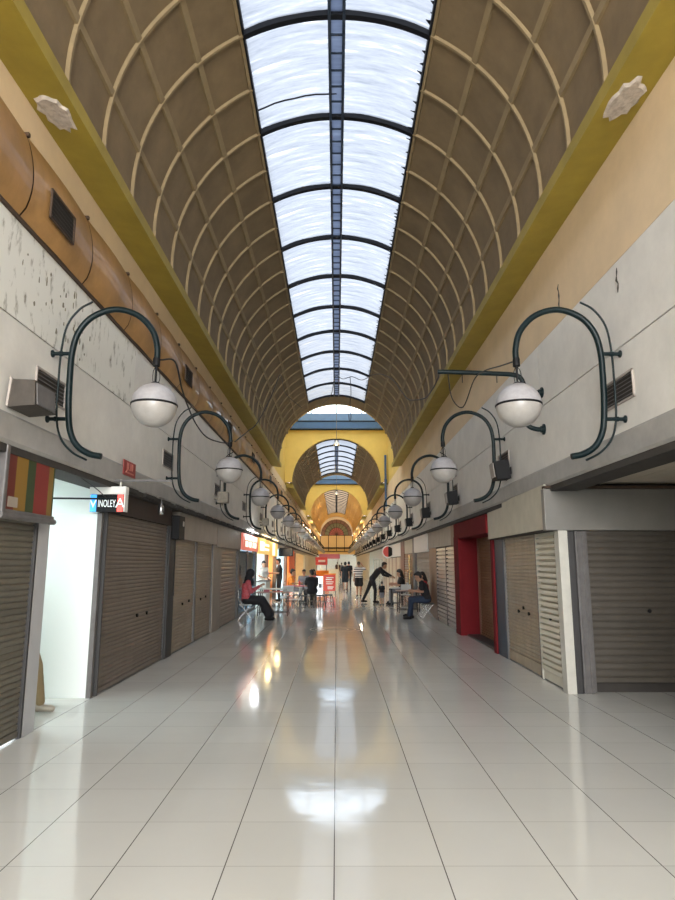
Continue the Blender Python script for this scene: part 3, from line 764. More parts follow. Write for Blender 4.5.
# bright room behind the opening
def room(side, y0, y1, depth, mw, top=2.66, mb=None, end=None, nm='wall_room'):
    sg = -1 if side == 'left' else 1; xi, xo = WX + .08, WX + depth
    b = MB(); b.box(sg * xo, sg * (xo + .08), y0, y1, 0, top)
    b.build(nm, M[mb or mw], kind='structure')
    for yy in (y0 - .04, y1 - .04):
        b = MB(); b.box(sg * xi, sg * xo, yy, yy + .08, 0, top); b.build(nm, M[mw], kind='structure')
    b = MB(); b.box(sg * xi, sg * (xo + .08), y0 - .04, y1 + .04, top, top + .06); b.build('ceiling_room', M['inwhite'], kind='structure')
def ceiling_tube(loc, L_, power, label, rz=0, col=(.85, .96, 1), m='tubelight'):
    r = empty('ceiling_lamp', loc, rz, label, 'ceiling lamp')
    b = MB(); b.bbox(-.06, .06, -L_ / 2, L_ / 2, -.03, 0, .005); b.build('housing', M['paint_white'], r)
    b = MB(); b.tube([(0, -L_ / 2 + .03, -.05), (0, L_ / 2 - .03, -.05)], .018, 10); b.build('tube', M[m], r)
    l = bpy.data.lights.new('tube_light', 'AREA'); l.shape = 'RECTANGLE'; l.size = .08; l.size_y = L_; l.energy = power; l.color = col
    o = bpy.data.objects.new('tube_light', l); C.objects.link(o); o.parent = r; o.location = (0, 0, -.08)
room('left', 6.66, 8.24, 3.2, 'inwhite')
ceiling_tube((-4.4, 7.45, 2.655), 1.2, 22, 'white fluorescent ceiling lamp inside bright left opening')
# partition facing the camera inside the opening
r = empty('partition', (-3.08, 8.16, 0), 0, 'bright white partition wall with grey edge trim in left opening', 'partition')
b = MB(); b.bbox(-2.9, 0, 0, .05, 0.0, 2.26, .004); b.build('panel', M['inwhite'], r)
b = MB(); b.bbox(.0, .06, -.02, .06, 0, 2.27, .004); b.build('edge_trim', M['greypost'], r)
b = MB(); b.tube([(-3.9, 7.9, 2.44), (-3.0, 7.9, 2.43), (-2.75, 7.9, 2.43)], .012, 8); b.build('curtain_rail', M['lampgreen'], label='thin dark rail across top of bright left opening', cat='rail')
# hanging sign
r = empty('hanging_sign', (-3.1, 7.95, 2.27), 0, 'small lit hanging sign with blue and red end panels, letters between', 'sign')
b = MB(); b.bbox(0, .42, 0, .08, 0, .22, .004); b.build('box', M['blackbox'], r)
b = MB(); b.bbox(-.02, .44, -.02, .10, .22, .32, .006); b.bbox(.42, .435, -.02, .1, 0, .24, .003); b.build('cover', M['paint_white'], r)
b = MB(); b.box(-.005, .07, -.006, 0, .0, .215); b.build('blue_panel', M['signblue'], r)
b = MB(); b.box(.335, .405, -.006, 0, .0, .215); b.build('red_panel', M['signredpanel'], r)
def text(s_, size, parent, loc, m, rot=(PI / 2, 0, 0), ex=.002, nm='lettering', sx=1):
    cu = bpy.data.curves.new('t', 'FONT'); cu.body = s_; cu.size = size; cu.extrude = ex; cu.align_x = 'CENTER'; cu.align_y = 'CENTER'
    to = bpy.data.objects.new('t', cu); C.objects.link(to); dg = bpy.context.evaluated_depsgraph_get()
    me = bpy.data.meshes.new_from_object(to.evaluated_get(dg)); bpy.data.objects.remove(to)
    me.materials.clear(); me.materials.append(m)
    o = bpy.data.objects.new(nm, me); C.objects.link(o); o.parent = parent; o.location = loc; o.rotation_euler = rot; o.scale = (sx, 1, 1); return o
text('V', .17, r, (.032, -.01, .105), M['signtext'])
text('INOLEY', .13, r, (.203, -.01, .10), M['signtext'], sx=.50)
text('A', .17, r, (.37, -.01, .105), M['signtext'])
for x in (.03, .34):
    b = MB(); b.bbox(x, x + .022, .03, .05, .32, .42, .002); b.build('hanger', M['creampost'], r)
b = MB(); b.bbox(-.05, 1.0, .02, .06, .385, .41, .002); b.build('support_rail', M['greypost'], r)
# small red plate on the fascia
r = empty('red_plate', (-FX + .032, 8.22, 2.79), 0, 'small red number plate on left fascia above hanging sign', 'sign')
b = MB(); b.bbox(0, .012, 0, .50, 0, .20, .003); b.build('plate', mat('faded_red', (.36, .045, .04), .5, var=.2, vscale=20), r)
text('J1.10', .14, r, (.014, .25, .12), mat('pale_red', (.60, .22, .17), .5), rot=(PI / 2, 0, PI / 2), sx=.95)
b = MB(); b.box(.012, .014, .08, .42, .03, .05); b.build('underline', bpy.data.materials['pale_red'], r)

shutter('left', 8.25, 11.32, 2.29, 'sh_brown', 'tall brown roller shutter right of bright left opening', guide='darkpost', locks=((.50, .86), (.66, .86)))
wallbox('wall_left_header', 'header_brown', 'left', 8.2, 11.4, 2.29, 2.64, 2.97, 3.1, kind='structure')
thing_box('shutter_post', 'darkpost', 'left', 11.35, 11.78, 0, 2.50, 2.97, 3.09, 'dark slatted post between brown shutter and beige shutters', 'post')
r = empty('meter_box', (-2.97, 11.42, 2.06), 0, 'black electric boxes with white tag beside brown left header', 'electric box')
b = MB(); b.bbox(0, .14, 0, .42, 0, .42, .01); b.build('box', M['blackbox'], r)
b = MB(); b.bbox(.14, .15, .25, .34, .24, .33, .003); b.build('tag', M['creampost'], r)
b = MB(); b.tube(spline([(.05, .1, 0), (.06, .08, -.3), (.05, .12, -.6), (.06, .1, -1.0)], 5), .012, 6); b.build('conduit', M['cable'], r)
wallbox('wall_left_header', 'header_beige', 'left', 11.82, 15.6, 2.08, 2.64, 2.93, 3.1, kind='structure')
wallbox('wall_left_header', 'header_beige', 'left', 15.63, 19.5, 2.03, 2.60, 2.93, 3.1, kind='structure')
shutter('left', 11.80, 13.62, 2.10, 'sh_beige', 'first of three beige roller shutters after dark post, left side', locks=((.45, .85), (.75, .88)))
shutter('left', 13.66, 15.46, 2.10, 'sh_beige', 'middle beige roller shutter on left, before the tan column', locks=((.35, .85), (.65, .88)))
thing_box('column', 'header_beige', 'left', 15.48, 16.55, 0, 2.10, 2.97, 3.1, 'tan flat column between the beige left shutters', 'column')
shutter('left', 16.57, 19.3, 2.05, 'sh_beige', 'glossy beige shutter on left catching bluish light, beside seated woman', locks=(), pitch=.10, depth=.008)
thing_box('post', 'greypost', 'left', 19.3, 19.5, 0, 2.05, 2.96, 3.1, 'narrow grey post beside blue glass shopfront', 'post')
# spotlight fixture on the left fascia
r = empty('spot_lamp', (-2.78, 10.0, 2.52), 0, 'small metal spot lamp on rod under left fascia over brown shutter', 'spot lamp')
b = MB(); b.tube([(0, -.15, .13), (0, .15, .13)], .01, 8); b.tube([(0, 0, .13), (0, 0, -.02)], .01, 8); b.build('rod', M['greypost'], r)
b = MB(); b.lathe([(.015, .06), (.045, .0), (.05, -.12), (.04, -.13)], n=14); b.build('head', M['steel'], r)

# shops beyond
def sign(side, y0, y1, z0, z1, m, label, marks=None, x=2.88, mm='signpale', lamp=None):
    sg = -1 if side == 'left' else 1
    r = empty('shop_sign', (sg * x, y0, z0), 0, label, 'sign')
    b = MB(); b.bbox(-.06, .0, 0, y1 - y0, 0, z1 - z0, .006) if sg < 0 else b.bbox(0, .06, 0, y1 - y0, 0, z1 - z0, .006); b.build('panel', M[m], r)
    for k, (a, b2, c, d) in enumerate(marks or []):
        q = MB(); W, H = y1 - y0, z1 - z0
        q.bbox(.0, .012, a * W, b2 * W, c * H, d * H, .002) if sg < 0 else q.bbox(-.012, 0, a * W, b2 * W, c * H, d * H, .002); q.build('lettering_block', M[mm], r)
    if lamp:
        q = MB(); q.tube([(.05, .4, z1 - z0 + .12), (.05, y1 - y0 - .4, z1 - z0 + .12)], .02, 8); q.build('lamp_tube', M[lamp[0]], r)
        l = bpy.data.lights.new('sign_light', 'POINT'); l.energy = lamp[1]; l.color = lamp[2]; l.shadow_soft_size = .12
        o = bpy.data.objects.new('sign_light', l); C.objects.link(o); o.parent = r; o.location = (.22, (y1 - y0) / 2, z1 - z0 + .06)
    return r
sign('left', 19.6, 23.4, 2.04, 2.56, 'signred', 'glowing red and white shop sign above blue glass front', [(.12, .9, .62, .95), (.15, .3, .2, .55), (.36, .5, .2, .55), (.6, .85, .2, .55)], lamp=('signtube', 10, (.95, .97, 1)))
sign('left', 23.6, 27.6, 1.98, 2.58, 'signgold', 'first glowing gold shop sign above the white shirted man', [(.1, .45, .2, .8), (.5, .9, .25, .4), (.5, .9, .55, .7)], lamp=('signwarm', 7, (1, .75, .35)))
sign('left', 27.7, 31.2, 1.95, 2.56, 'signgold', 'second glowing gold shop sign left of black shirted man', [(.3, .6, .05, .95)], lamp=('signwarm', 7, (1, .72, .3)))
# glass front 19.5 - 23.5
r = empty('shop_window', (-3.0, 19.55, 0), 0, 'blue tinted glass shopfront behind woman in headscarf', 'shop window')
b = MB(); b.box(-.01, 0, .05, 3.85, .1, 2.02); b.build('pane', M['shopglass'], r)
b = MB()
for y in (0, 1.9, 3.85): b.bbox(-.03, .03, y, y + .05, 0, 2.04, .004)
b.bbox(-.03, .03, 0, 3.9, 0, .1, .004); b.build('frame', M['greypost'], r)
M['poster'] = mat('slate_blue_film', (.14, .19, .28), .35, var=.2, vscale=2)
b = MB(); b.prism([(.05, .1), (1.6, .1), (3.8, 2.0), (.05, 2.0)], -.03, -.012, 'x'); b.build('film', M['poster'], r)
room('left', 19.6, 23.45, 3.0, 'inblue')
room('left', 23.55, 27.6, 3.0, 'inwhite', mb='inwhite')
room('left', 27.7, 31.3, 3.0, 'inorange')
room('left', 31.4, 37.5, 3.0, 'inblue', mb='inwhite')
room('left', 37.6, 46, 3.0, 'inorange')
room('left', 46.1, 60, 3.0, 'tan')
ceiling_tube((-4.3, 21.5, 2.655), 1.2, 70, 'fluorescent ceiling lamp inside blue glass shop')
ceiling_tube((-4.2, 25.6, 2.655), 1.2, 90, 'fluorescent ceiling lamp inside shop of white shirted man')
ceiling_tube((-4.2, 29.5, 2.655), 1.2, 130, 'warm ceiling lamp inside orange walled shop', col=(1, .7, .4), m='warmlight')
ceiling_tube((-4.2, 34.4, 2.655), 2.0, 260, 'fluorescent ceiling lamp inside pale blue far shop')
ceiling_tube((-4.2, 41.5, 2.655), 2.0, 240, 'warm ceiling lamp inside far orange shop', col=(1, .6, .35), m='warmlight')
ceiling_tube((-4.2, 53, 2.655), 2.0, 320, 'warm ceiling lamp inside farthest left shop', col=(1, .75, .45), m='warmlight')
for (y0, y1, m, lab) in ((23.45, 23.65, 'greypost', 'grey post left of the first gold shop sign'), (27.5, 27.8, 'wood', 'brown post between pale and orange left shops'), (31.1, 31.6, 'greypost', 'grey post left of the far pale blue shop'),
                         (37.4, 38.3, 'wood', 'brown column after the far pale blue shop'), (45.6, 46.4, 'wood', 'farther brown column on left beyond orange banner')):
    thing_box('post', m, 'left', y0, y1, 0, 2.34, 2.95, 3.1, lab, 'post')
wallbox('wall_left_header', 'header_beige', 'left', 31.3, 96, 2.36, 2.64, 2.99, 3.1, kind='structure')
b = MB(); b.bbox(-3.1, -2.97, 60, 96, 0, 2.4, .01); b.build('wall_left_far', M['header_cream'], kind='structure')
# counters in the two near shops
for (y0, y1, m, lab) in ((24.4, 25.8, 'inwhite', 'white counter in front of the white shirted man'), (28.9, 31.0, 'wood', 'brown counter before orange walled shop')):
    r = empty('counter', (-2.66 if m == 'inwhite' else -3.2, y0, 0), 0, lab, 'counter')
    b = MB(); b.bbox(-.35, .0, 0, y1 - y0, 0, .92, .01); b.build('body', M[m], r)
    b = MB(); b.bbox(-.38, .05, -.03, y1 - y0 + .03, .92, .96, .01); b.build('worktop', M['greypost'], r)
r = empty('fridge', (-4.6, 25.9, 0), 0, 'tall pale glass door fridge inside left shop', 'fridge')
b = MB(); b.bbox(-.6, 0, 0, .7, .0, 1.9, .02); b.build('body', M['inblue'], r)
# tv
r = empty('television', (-2.7, 33.4, 2.0), 0, 'black television hanging from fascia over pale blue left shop', 'television')
b = MB(); b.bbox(-.12, -.02, 0, 1.25, 0, .60, .02) if 0 else b.bbox(-.32, .42, 0, .10, -.02, .42, .015); b.build('casing', M['blackbox'], r)
b = MB(); b.box(-.29, .39, -.004, 0, .01, .39); b.build('screen', M['tv'], r)
b = MB(); b.tube([(.0, .1, .3), (.0, .12, .65)], .02, 8); b.build('bracket', M['greypost'], r)
r = empty('banner', (-2.88, 38.9, 1.05), 0, 'upright orange red banner on left past the television', 'banner')
b = MB(); b.bbox(-.02, .02, 0, 4.4, 0, 1.35, .005); b.build('cloth', mat('orange_red_cloth', (.80, .16, .05), .7), r)
b = MB(); b.tube([(0, -.05, 1.36), (0, 4.45, 1.36)], .025, 8); b.tube([(0, .3, 1.36), (0, .3, 1.54)], .015, 6); b.tube([(0, 4.1, 1.36), (0, 4.1, 1.54)], .015, 6); b.build('rail', M['greypost'], r)

# ---- RIGHT side
# side passage in front of the facing shutter
b = MB(); b.box(3.0, 9, -7.9, 4.0, 0, 2.69); b.build('wall_right_near', M['header_beige'], kind='structure')
b = MB(); b.box(8.6, 9, 4.0, 8.5, 0, 2.69); b.build('wall_passage', M['header_cream'], kind='structure')
b = MB()
for i in range(10):
    for j in range(8):
        b.box(3.18 + i * .6 + .006, 3.18 + (i + 1) * .6 - .006, 4.0 + j * .6 + .006, 4.0 + (j + 1) * .6 - .006, 2.69, 2.71)
b.box(3.0, 9.2, 3.9, 9.0, 2.715, 2.78, 1); b.build('ceiling_passage', [M['ceiltile'], M['seam']], kind='structure')
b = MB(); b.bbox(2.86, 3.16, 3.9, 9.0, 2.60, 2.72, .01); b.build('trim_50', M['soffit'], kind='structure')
shutter(None, 0, 0, 2.08, 'sh_dark', 'wide dark grey roller shutter facing camera at right edge', front=(3.28, 6.9, 8.46), z0=.13, locks=((.22, 1.02),), pitch=.085, guide='greypost')
b = MB(); b.box(3.12, 9.2, 8.52, 8.6, 0, 2.71); b.build('wall_dark', M['soffit'], kind='structure')
r = empty('signboard', (3.02, 8.36, 2.05), 0, 'wide plain grey header panel above the shutter facing camera', 'header panel')
b = MB(); b.bbox(-.26, 5.0, 0, .12, .01, .56, .008); b.build('panel', M['header_grey'], r)
b = MB(); b.bbox(-.25, 5.0, -.02, .1, .565, .60, .004); b.build('top_gap_strip', M['seam'], r)
r = empty('corner_post', (3.09, 8.40, 0), 0, 'dark aluminium double post at corner beside cream post', 'post')
b = MB(); b.bbox(-.03, .05, 0, .1, 0, 2.05, .006); b.build('inner_post', M['darkpost'], r)
b = MB(); b.bbox(.06, .20, .0, .12, 0, 2.05, .01); b.bbox(.085, .10, -.012, 0.02, 0, 2.05, .004); b.bbox(.15, .165, -.012, 0.02, 0, 2.05, .004); b.build('outer_post', M['greypost'], r)
r = empty('signboard', (2.80, 8.38, 2.08), 0, 'cream header panel angled back above right grey and cream shutters', 'header panel')
b = MB(); b.prism([(-.03, 0), (.0, 0), (.12, 3.72), (.09, 3.72)], 0, .59, 'z'); b.build('panel', M['header_cream'], r)
b = MB(); b.prism([(.0, .02), (.22, .02), (.22, 3.7), (.12, 3.7)], -.02, .02, 'z'); b.build('underside', M['soffit'], r)
thing_box('shutter_post', 'creampost', 'right', 8.38, 8.56, 0, 2.08, 2.93, 3.05, 'cream painted square post at the right corner', 'post')
shutter('right', 8.58, 9.48, 2.07, 'sh_white', 'narrow cream louvred shutter next to cream corner post', kind='louvre', pitch=.08, depth=.045, X=2.99, locks=((.5, .85),), guide='creampost', bar=.12)
shutter('right', 9.5, 11.35, 2.09, 'sh_grey', 'galvanised roller shutter between cream shutter and blue post', X=3.0, locks=((.40, .86), (.70, .86), (.55, .93)), guide='greypost', bar=.16)
thing_box('post', 'blue', 'right', 11.36, 11.95, 0, 2.1, 2.96, 3.12, 'dark blue square post on right beside red post', 'post')
thing_box('post', 'red', 'right', 11.97, 12.16, 0, 2.12, 2.93, 3.12, 'thin red post on right edge of the recess', 'post')
shutter('right', 12.2, 14.9, 2.22, 'sh_wood', 'reddish brown roller shutter set back in red framed recess', X=3.32, locks=((.5, 1.0),), guide='wood')
b = MB(); b.bbox(3.0, 3.36, 12.2, 14.95, 0, .03, .01); b.build('recess_step', M['darkpost'], label='dark low step at foot of the red framed recess', cat='step')
r = empty('red_surround', (2.92, 12.2, 0), 0, 'red painted surround with header and side wall of recessed shutter', 'shop surround')
b = MB(); b.bbox(0, .42, 2.74, 3.3, 0, 2.2, .006); b.bbox(-.07, .0, 2.72, 3.3, 0, 2.25, .006); b.build('side_wall', M['red'], r)
b = MB(); b.bbox(-.06, .42, -.04, 3.3, 2.2, 2.56, .006); b.build('header', M['red'], r)
thing_box('header_board', 'wood', 'right', 15.55, 16.3, 2.05, 2.62, 2.93, 3.1, 'short dark wood board at top beside the red header', 'header panel')
shutter('right', 15.6, 17.1, 2.06, 'sh_silver', 'right hand silver louvred shutter just beyond the red surround', kind='louvre', pitch=.10, depth=.035, X=2.96, locks=())
shutter('right', 17.15, 18.75, 2.06, 'sh_silver', 'farther silver louvred shutter nearer the seated man', kind='louvre', pitch=.10, depth=.035, X=2.96, locks=())
wallbox('wall_right_header', 'header_beige', 'right', 16.32, 20.4, 2.08, 2.6, 2.93, 3.1, kind='structure')
thing_box('column', 'sh_wood', 'right', 18.8, 20.35, 0, 2.1, 2.95, 3.1, 'brown column on right behind the seated men', 'column')
thing_box('signboard', 'paint_white', 'right', 20.5, 23.9, 2.005, 2.575, 2.90, 3.1, 'pale cream header board above light shutter behind seated men', 'header panel')
shutter('right', 20.4, 24.0, 2.0, 'header_beige', 'light beige roller shutter on right behind seated men', locks=(), pitch=.11)
thing_box('post', 'greypost', 'right', 24.05, 24.7, 0, 2.6, 2.94, 3.1, 'grey brown post left of light beige right shutter', 'post')
r = empty('slatted_door', (3.0, 24.75, 0), 0, 'tan slatted door with long brass handle on right', 'door')
b = MB(); b.bbox(-.03, .05, 0, 3.0, 0, 2.0, .01); b.build('leaf', M['sh_wood'], r)
b = MB()
for k in range(18): b.bbox(-.05, -.03, .8, 2.9, .1 + k * .1, .15 + k * .1, .004)
b.build('slats', M['header_beige'], r)
b = MB(); b.tube([(-.08, .9, .3), (-.08, .9, 1.95)], .03, 8); b.tube([(-.1, .1, 1.32), (-.1, 2.2, 1.32)], .03, 8); b.build('handle', mat('brass', (.75, .55, .25), .25, metal=.8), r)
b = MB(); b.bbox(-.04, .05, .0, 3.0, 2.02, 2.575, .01); b.build('transom', M['header_cream'], r)
thing_box('column', 'wood', 'right', 27.8, 29.2, 0, 2.62, 2.94, 3.1, 'red brown wooden column on right past the slatted door', 'column')
M['pleat'] = striped('pleated_panels', [(.55, .46, .32), (.42, .34, .22), (.58, .50, .36), (.40, .33, .20)], [0, .25, .5, .75])
r = empty('folding_partition', (2.99, 29.25, 0), 0, 'beige folding partition of tall vertical panels on right', 'partition')
for k in range(10):
    b = MB(); y = k * 1.05
    b.prism([(0, y + .02), (-.05, y + .3), (-.05, y + .75), (0, y + 1.03), (.05, y + 1.03), (.05, y + .02)], 0, 1.9, 'z'); b.build('panel', M['header_cream'] if k % 2 else M['sh_beige'], r)
thing_box('signboard', 'paint_white', 'right', 29.3, 36.5, 1.95, 2.575, 2.93, 3.1, 'white header board above the beige folding partition', 'header panel')
r = empty('round_sign', (2.72, 33.6, 2.22), 0, 'rounded sign, pink left half and black right, hanging on right', 'sign')
b = MB(); b.lathe([(.30, -.05), (.33, -.03), (.33, .03), (.30, .05)], (0, 0, 0), 28, 'y'); b.build('rim', M['paint_white'], r)
b = MB()
b.prism([(.0, -.27)] + [(-.27 * math.cos(PI * k / 12 - PI / 2), .27 * math.sin(PI * k / 12 - PI / 2)) for k in range(13)], -.07, -.05, 'y'); b.build('pink_half', M['boardred'], r)
b = MB()
b.prism([(.0, -.27)] + [(.27 * math.cos(PI * k / 12 - PI / 2), .27 * math.sin(PI * k / 12 - PI / 2)) for k in range(13)], -.07, -.05, 'y'); b.build('black_half', M['blackbox'], r)
b = MB(); b.tube([(0, 0, .33), (0, 0, .36)], .02, 8); b.build('hanger', M['greypost'], r)
thing_box('column', 'creampost', 'right', 39.9, 41.0, 0, 2.62, 2.95, 3.1, 'pale column on right before the grey glass doorway', 'column')
r = empty('glass_doorway', (3.05, 41.1, 0), 0, 'pale grey doorway with dark green glass doors on right', 'door')
b = MB(); b.bbox(0, .06, 0, 17.5, 1.95, 2.6, .01); b.bbox(0, .06, 0, 1.4, 0, 1.95, .01); b.bbox(0, .06, 12, 17.5, 0, 1.95, .01); b.build('frame', M['inblue'], r)
for k in range(3):
    b = MB(); b.bbox(.02, .05, 1.4 + k * 3.5, 1.4 + k * 3.5 + 3.3, 0, 1.9, .01); b.build('glass_leaf', mat('green_glass', (.06, .08, .05), .1), r)
b = MB(); b.bbox(2.97, 3.1, 58.7, 96, 0, 2.62, .01); b.build('wall_right_far', M['header_cream'], kind='structure')
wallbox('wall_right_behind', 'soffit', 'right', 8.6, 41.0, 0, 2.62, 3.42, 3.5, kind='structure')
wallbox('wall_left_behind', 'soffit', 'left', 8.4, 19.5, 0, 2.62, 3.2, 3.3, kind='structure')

room('right', 41.2, 58.6, 2.4, 'inwhite', top=2.6)
ceiling_tube((4.2, 46, 2.59), 2.0, 160, 'ceiling lamp seen through the grey glass doorway on right')
# floor ring inlay
r = empty('floor_inlay', (-.02, 16.3, 0), 0, 'faint brass ring inlay of circles in the floor tiles', 'floor inlay')
for rr in (.62, .48, .3):
    b = MB(); n = 40
    for i in range(n):
        a0, a1 = 2 * PI * i / n, 2 * PI * (i + 1) / n
        b.prism([(rr * math.cos(a0), rr * math.sin(a0)), ((rr + .03) * math.cos(a0), (rr + .03) * math.sin(a0)), ((rr + .03) * math.cos(a1), (rr + .03) * math.sin(a1)), (rr * math.cos(a1), rr * math.sin(a1))], -.001, .002, 'z')
    b.build('ring', mat('brass_inlay_%d' % int(rr * 100), (.48, .40, .25), .3), r)

# ------------------------------------------------------------------ people
def caps(mb, a, b, ra, rb, n=12):
    """tapered capsule from a to b"""
    a, b = Vector(a), Vector(b); d = b - a; L_ = d.length
    if L_ < 1e-5: d = Vector((0, 0, 1)); L_ = 1e-5
    q = Vector((0, 0, 1)).rotation_difference(d.normalized()); prof = []
    for i in range(5): t = -PI / 2 + (PI / 2) * i / 4; prof.append((max(.0005, ra * math.cos(t)), ra * math.sin(t)))
    for i in range(5): t = (PI / 2) * i / 4; prof.append((max(.0005, rb * math.cos(t)), L_ + rb * math.sin(t)))
    vs = []; fs = []
    for (r_, h) in prof:
        for k in range(n):
            an = 2 * PI * k / n; vs.append(a + q @ Vector((r_ * math.cos(an), r_ * math.sin(an), h)))
    for i in range(len(prof) - 1):
        for k in range(n): l = (k + 1) % n; fs.append((i * n + k, i * n + l, (i + 1) * n + l, (i + 1) * n + k))
    mb.add(vs, fs); mb.add(vs[:n], [list(range(n))[::-1]]); mb.add(vs[-n:], [list(range(n))])
def ell(mb, c, r, R_=None, n=14):
    vs = []; fs = []; m_ = 9
    for i in range(m_ + 1):
        t = -PI / 2 + PI * i / m_
        for k in range(n):
            an = 2 * PI * k / n; p = Vector((r[0] * max(.02, math.cos(t)) * math.cos(an), r[1] * max(.02, math.cos(t)) * math.sin(an), r[2] * math.sin(t)))
            if R_: p = R_ @ p
            vs.append(Vector(c) + p)
    for i in range(m_):
        for k in range(n): l = (k + 1) % n; fs.append((i * n + k, i * n + l, (i + 1) * n + l, (i + 1) * n + k))
    mb.add(vs, fs); mb.add(vs[:n], [list(range(n))[::-1]]); mb.add(vs[-n:], [list(range(n))])
def fuse(mb, name, m, parent, vox=.012, sm=4):
    o = mb.build(name, m, parent)
    r_ = o.modifiers.new('r', 'REMESH'); r_.mode = 'VOXEL'; r_.voxel_size = vox; r_.use_smooth_shade = True
    s_ = o.modifiers.new('s', 'SMOOTH'); s_.factor = .5; s_.iterations = sm
    dg = bpy.context.evaluated_depsgraph_get(); dg.update()
    me = bpy.data.meshes.new_from_object(o.evaluated_get(dg)); o.modifiers.clear(); old = o.data; o.data = me
    me.materials.clear(); me.materials.append(m); bpy.data.meshes.remove(old)
    for p in me.polygons: p.use_smooth = True
    return o
STAND = dict(pelvis=(0, 0, .93), chest=(0, 0, 1.24), neck=(0, .0, 1.40), head=(0, .02, 1.54), look=(0, 1, 0),
             lsh=(-.17, 0, 1.34), lel=(-.215, -.01, 1.09), lwr=(-.23, .05, .86), rsh=(.17, 0, 1.34), rel=(.215, -.01, 1.09), rwr=(.23, .05, .86),
             lhip=(-.085, 0, .90), lkn=(-.095, .02, .49), lan=(-.1, -.01, .085), rhip=(.085, 0, .90), rkn=(.095, .02, .49), ran=(.1, -.01, .085))
SIT = dict(pelvis=(0, 0, .53), chest=(0, .04, .86), neck=(0, .07, 1.02), head=(0, .11, 1.155), look=(0, 1, -.25),
           lsh=(-.17, .05, .96), lel=(-.22, .13, .73), lwr=(-.12, .34, .74), rsh=(.17, .05, .96), rel=(.22, .13, .73), rwr=(.12, .34, .74),
           lhip=(-.09, .02, .52), lkn=(-.12, .43, .50), lan=(-.12, .42, .085), rhip=(.09, .02, .52), rkn=(.12, .43, .50), ran=(.12, .46, .085))
def person(label, loc, rz, pose, top='cblack', bottom='cblack', sleeves='short', legs='trousers', hair='short', scale=1.0, shoes='blackbox', scarf=None, vox=.009, group=None):
    P = {k: Vector(v) for k, v in pose.items()}
    r = empty('person', loc, rz, label, 'person', group); r.scale = (scale,) * 3
    look = P['look'].normalized(); up = Vector((0, 0, 1)); right = look.cross(up).normalized(); up2 = right.cross(look)
    Rm = Matrix((right, look, up2)).transposed()
    H = P['head']
    def hp(x, y, z): return H + Rm @ Vector((x, y, z))
    sd = (P['rsh'] - P['lsh']).normalized(); sp = (P['chest'] - P['pelvis']).normalized(); fw = sp.cross(sd); fw = -fw if fw.dot(look) < 0 else fw
    b = MB()
    def torso(mb, g=0.0, low=True):
        caps(mb, P['lhip'] + Vector((0, 0, .03)), P['rhip'] + Vector((0, 0, .03)), .105 + g, .105 + g)
        w_ = P['pelvis'].lerp(P['chest'], .45)
        caps(mb, w_ - sd * .055, w_ + sd * .055, .095 + g, .095 + g)
        caps(mb, P['pelvis'] - sd * .05, P['chest'] - sd * .075, .10 + g, .105 + g); caps(mb, P['pelvis'] + sd * .05, P['chest'] + sd * .075, .10 + g, .105 + g)
        caps(mb, P['chest'] - sd * .07, P['chest'] + sd * .07, .112 + g, .112 + g)
        caps(mb, P['lsh'], P['rsh'], .058 + g, .058 + g); caps(mb, P['chest'], P['neck'].lerp(P['chest'], .25), .10 + g, .06 + g)
    torso(b)
    caps(b, P['neck'] - sp * .04, H - up2 * .04, .052, .05)
    ell(b, hp(0, -.01, .025), (.074, .092, .098), Rm); ell(b, hp(0, .018, -.035), (.057, .070, .078), Rm)
    caps(b, hp(0, .078, -.005), hp(0, .096, -.032), .010, .014, 8)               # nose
    caps(b, hp(-.025, .070, .028), hp(.025, .070, .028), .017, .017, 8)             # brow
    caps(b, hp(0, .070, -.088), hp(0, .060, -.095), .02, .02, 8)                   # chin
    for s_ in (-1, 1): ell(b, hp(s_ * .076, -.005, -.005), (.011, .02, .032), Rm, 8)   # ears
    for s_ in 'lr':
        sh, el, wr = P[s_ + 'sh'], P[s_ + 'el'], P[s_ + 'wr']
        caps(b, sh, el, .047, .036); caps(b, el, wr, .037, .025)
        d = (wr - el).normalized(); ax = d.cross(fw); ax = ax.normalized() if ax.length > .1 else sd
        nrm = ax.cross(d).normalized(); side = (1 if s_ == 'r' else -1)
        palm = wr + d * .055
        Rp = Matrix((ax, nrm, d)).transposed(); ell(b, palm, (.038, .017, .055), Rp, 10)
        for k, (off, ln) in enumerate(((-.030, .062), (-.011, .074), (.009, .078), (.028, .068))):
            base = palm + ax * off + d * .035; mid = base + d * ln * .55 + nrm * .006; tip = mid + d * ln * .40 + nrm * .028
            caps(b, base, mid, .0095, .009, 7); caps(b, mid, tip, .009, .0075, 7)
        tb = palm + ax * (.030 * side) - d * .02; tm = tb + ax * (.026 * side) + d * .035 + nrm * .012; caps(b, tb, tm, .0125, .0105, 7); caps(b, tm, tm + d * .028 + nrm * .014, .0105, .008, 7)
        hp_, kn, an = P[s_ + 'hip'], P[s_ + 'kn'], P[s_ + 'an']
        caps(b, hp_, kn, .082, .053); caps(b, kn, kn.lerp(an, .35), .052, .055); caps(b, kn.lerp(an, .35), an, .054, .034)
        td = P.get(s_ + 'toe', Vector((0, 1, 0))); td = Vector((td.x, td.y, 0)).normalized()
        caps(b, an + Vector((0, 0, -.04)) - td * .03, an + td * .12 + Vector((0, 0, -.055)), .032, .026)
    fuse(b, 'body', M['skin'], r, vox, 3)
    # clothing
    t = MB(); torso(t, .014)
    for s_ in 'lr':
        sh, el, wr = P[s_ + 'sh'], P[s_ + 'el'], P[s_ + 'wr']
        if sleeves == 'long': caps(t, sh, el, .064, .052); caps(t, el, el.lerp(wr, .93), .052, .040)
        else: caps(t, sh, sh.lerp(el, .7), .066, .060)
    if top: fuse(t, 'top', M[top], r, .013, 4)
    q = MB()
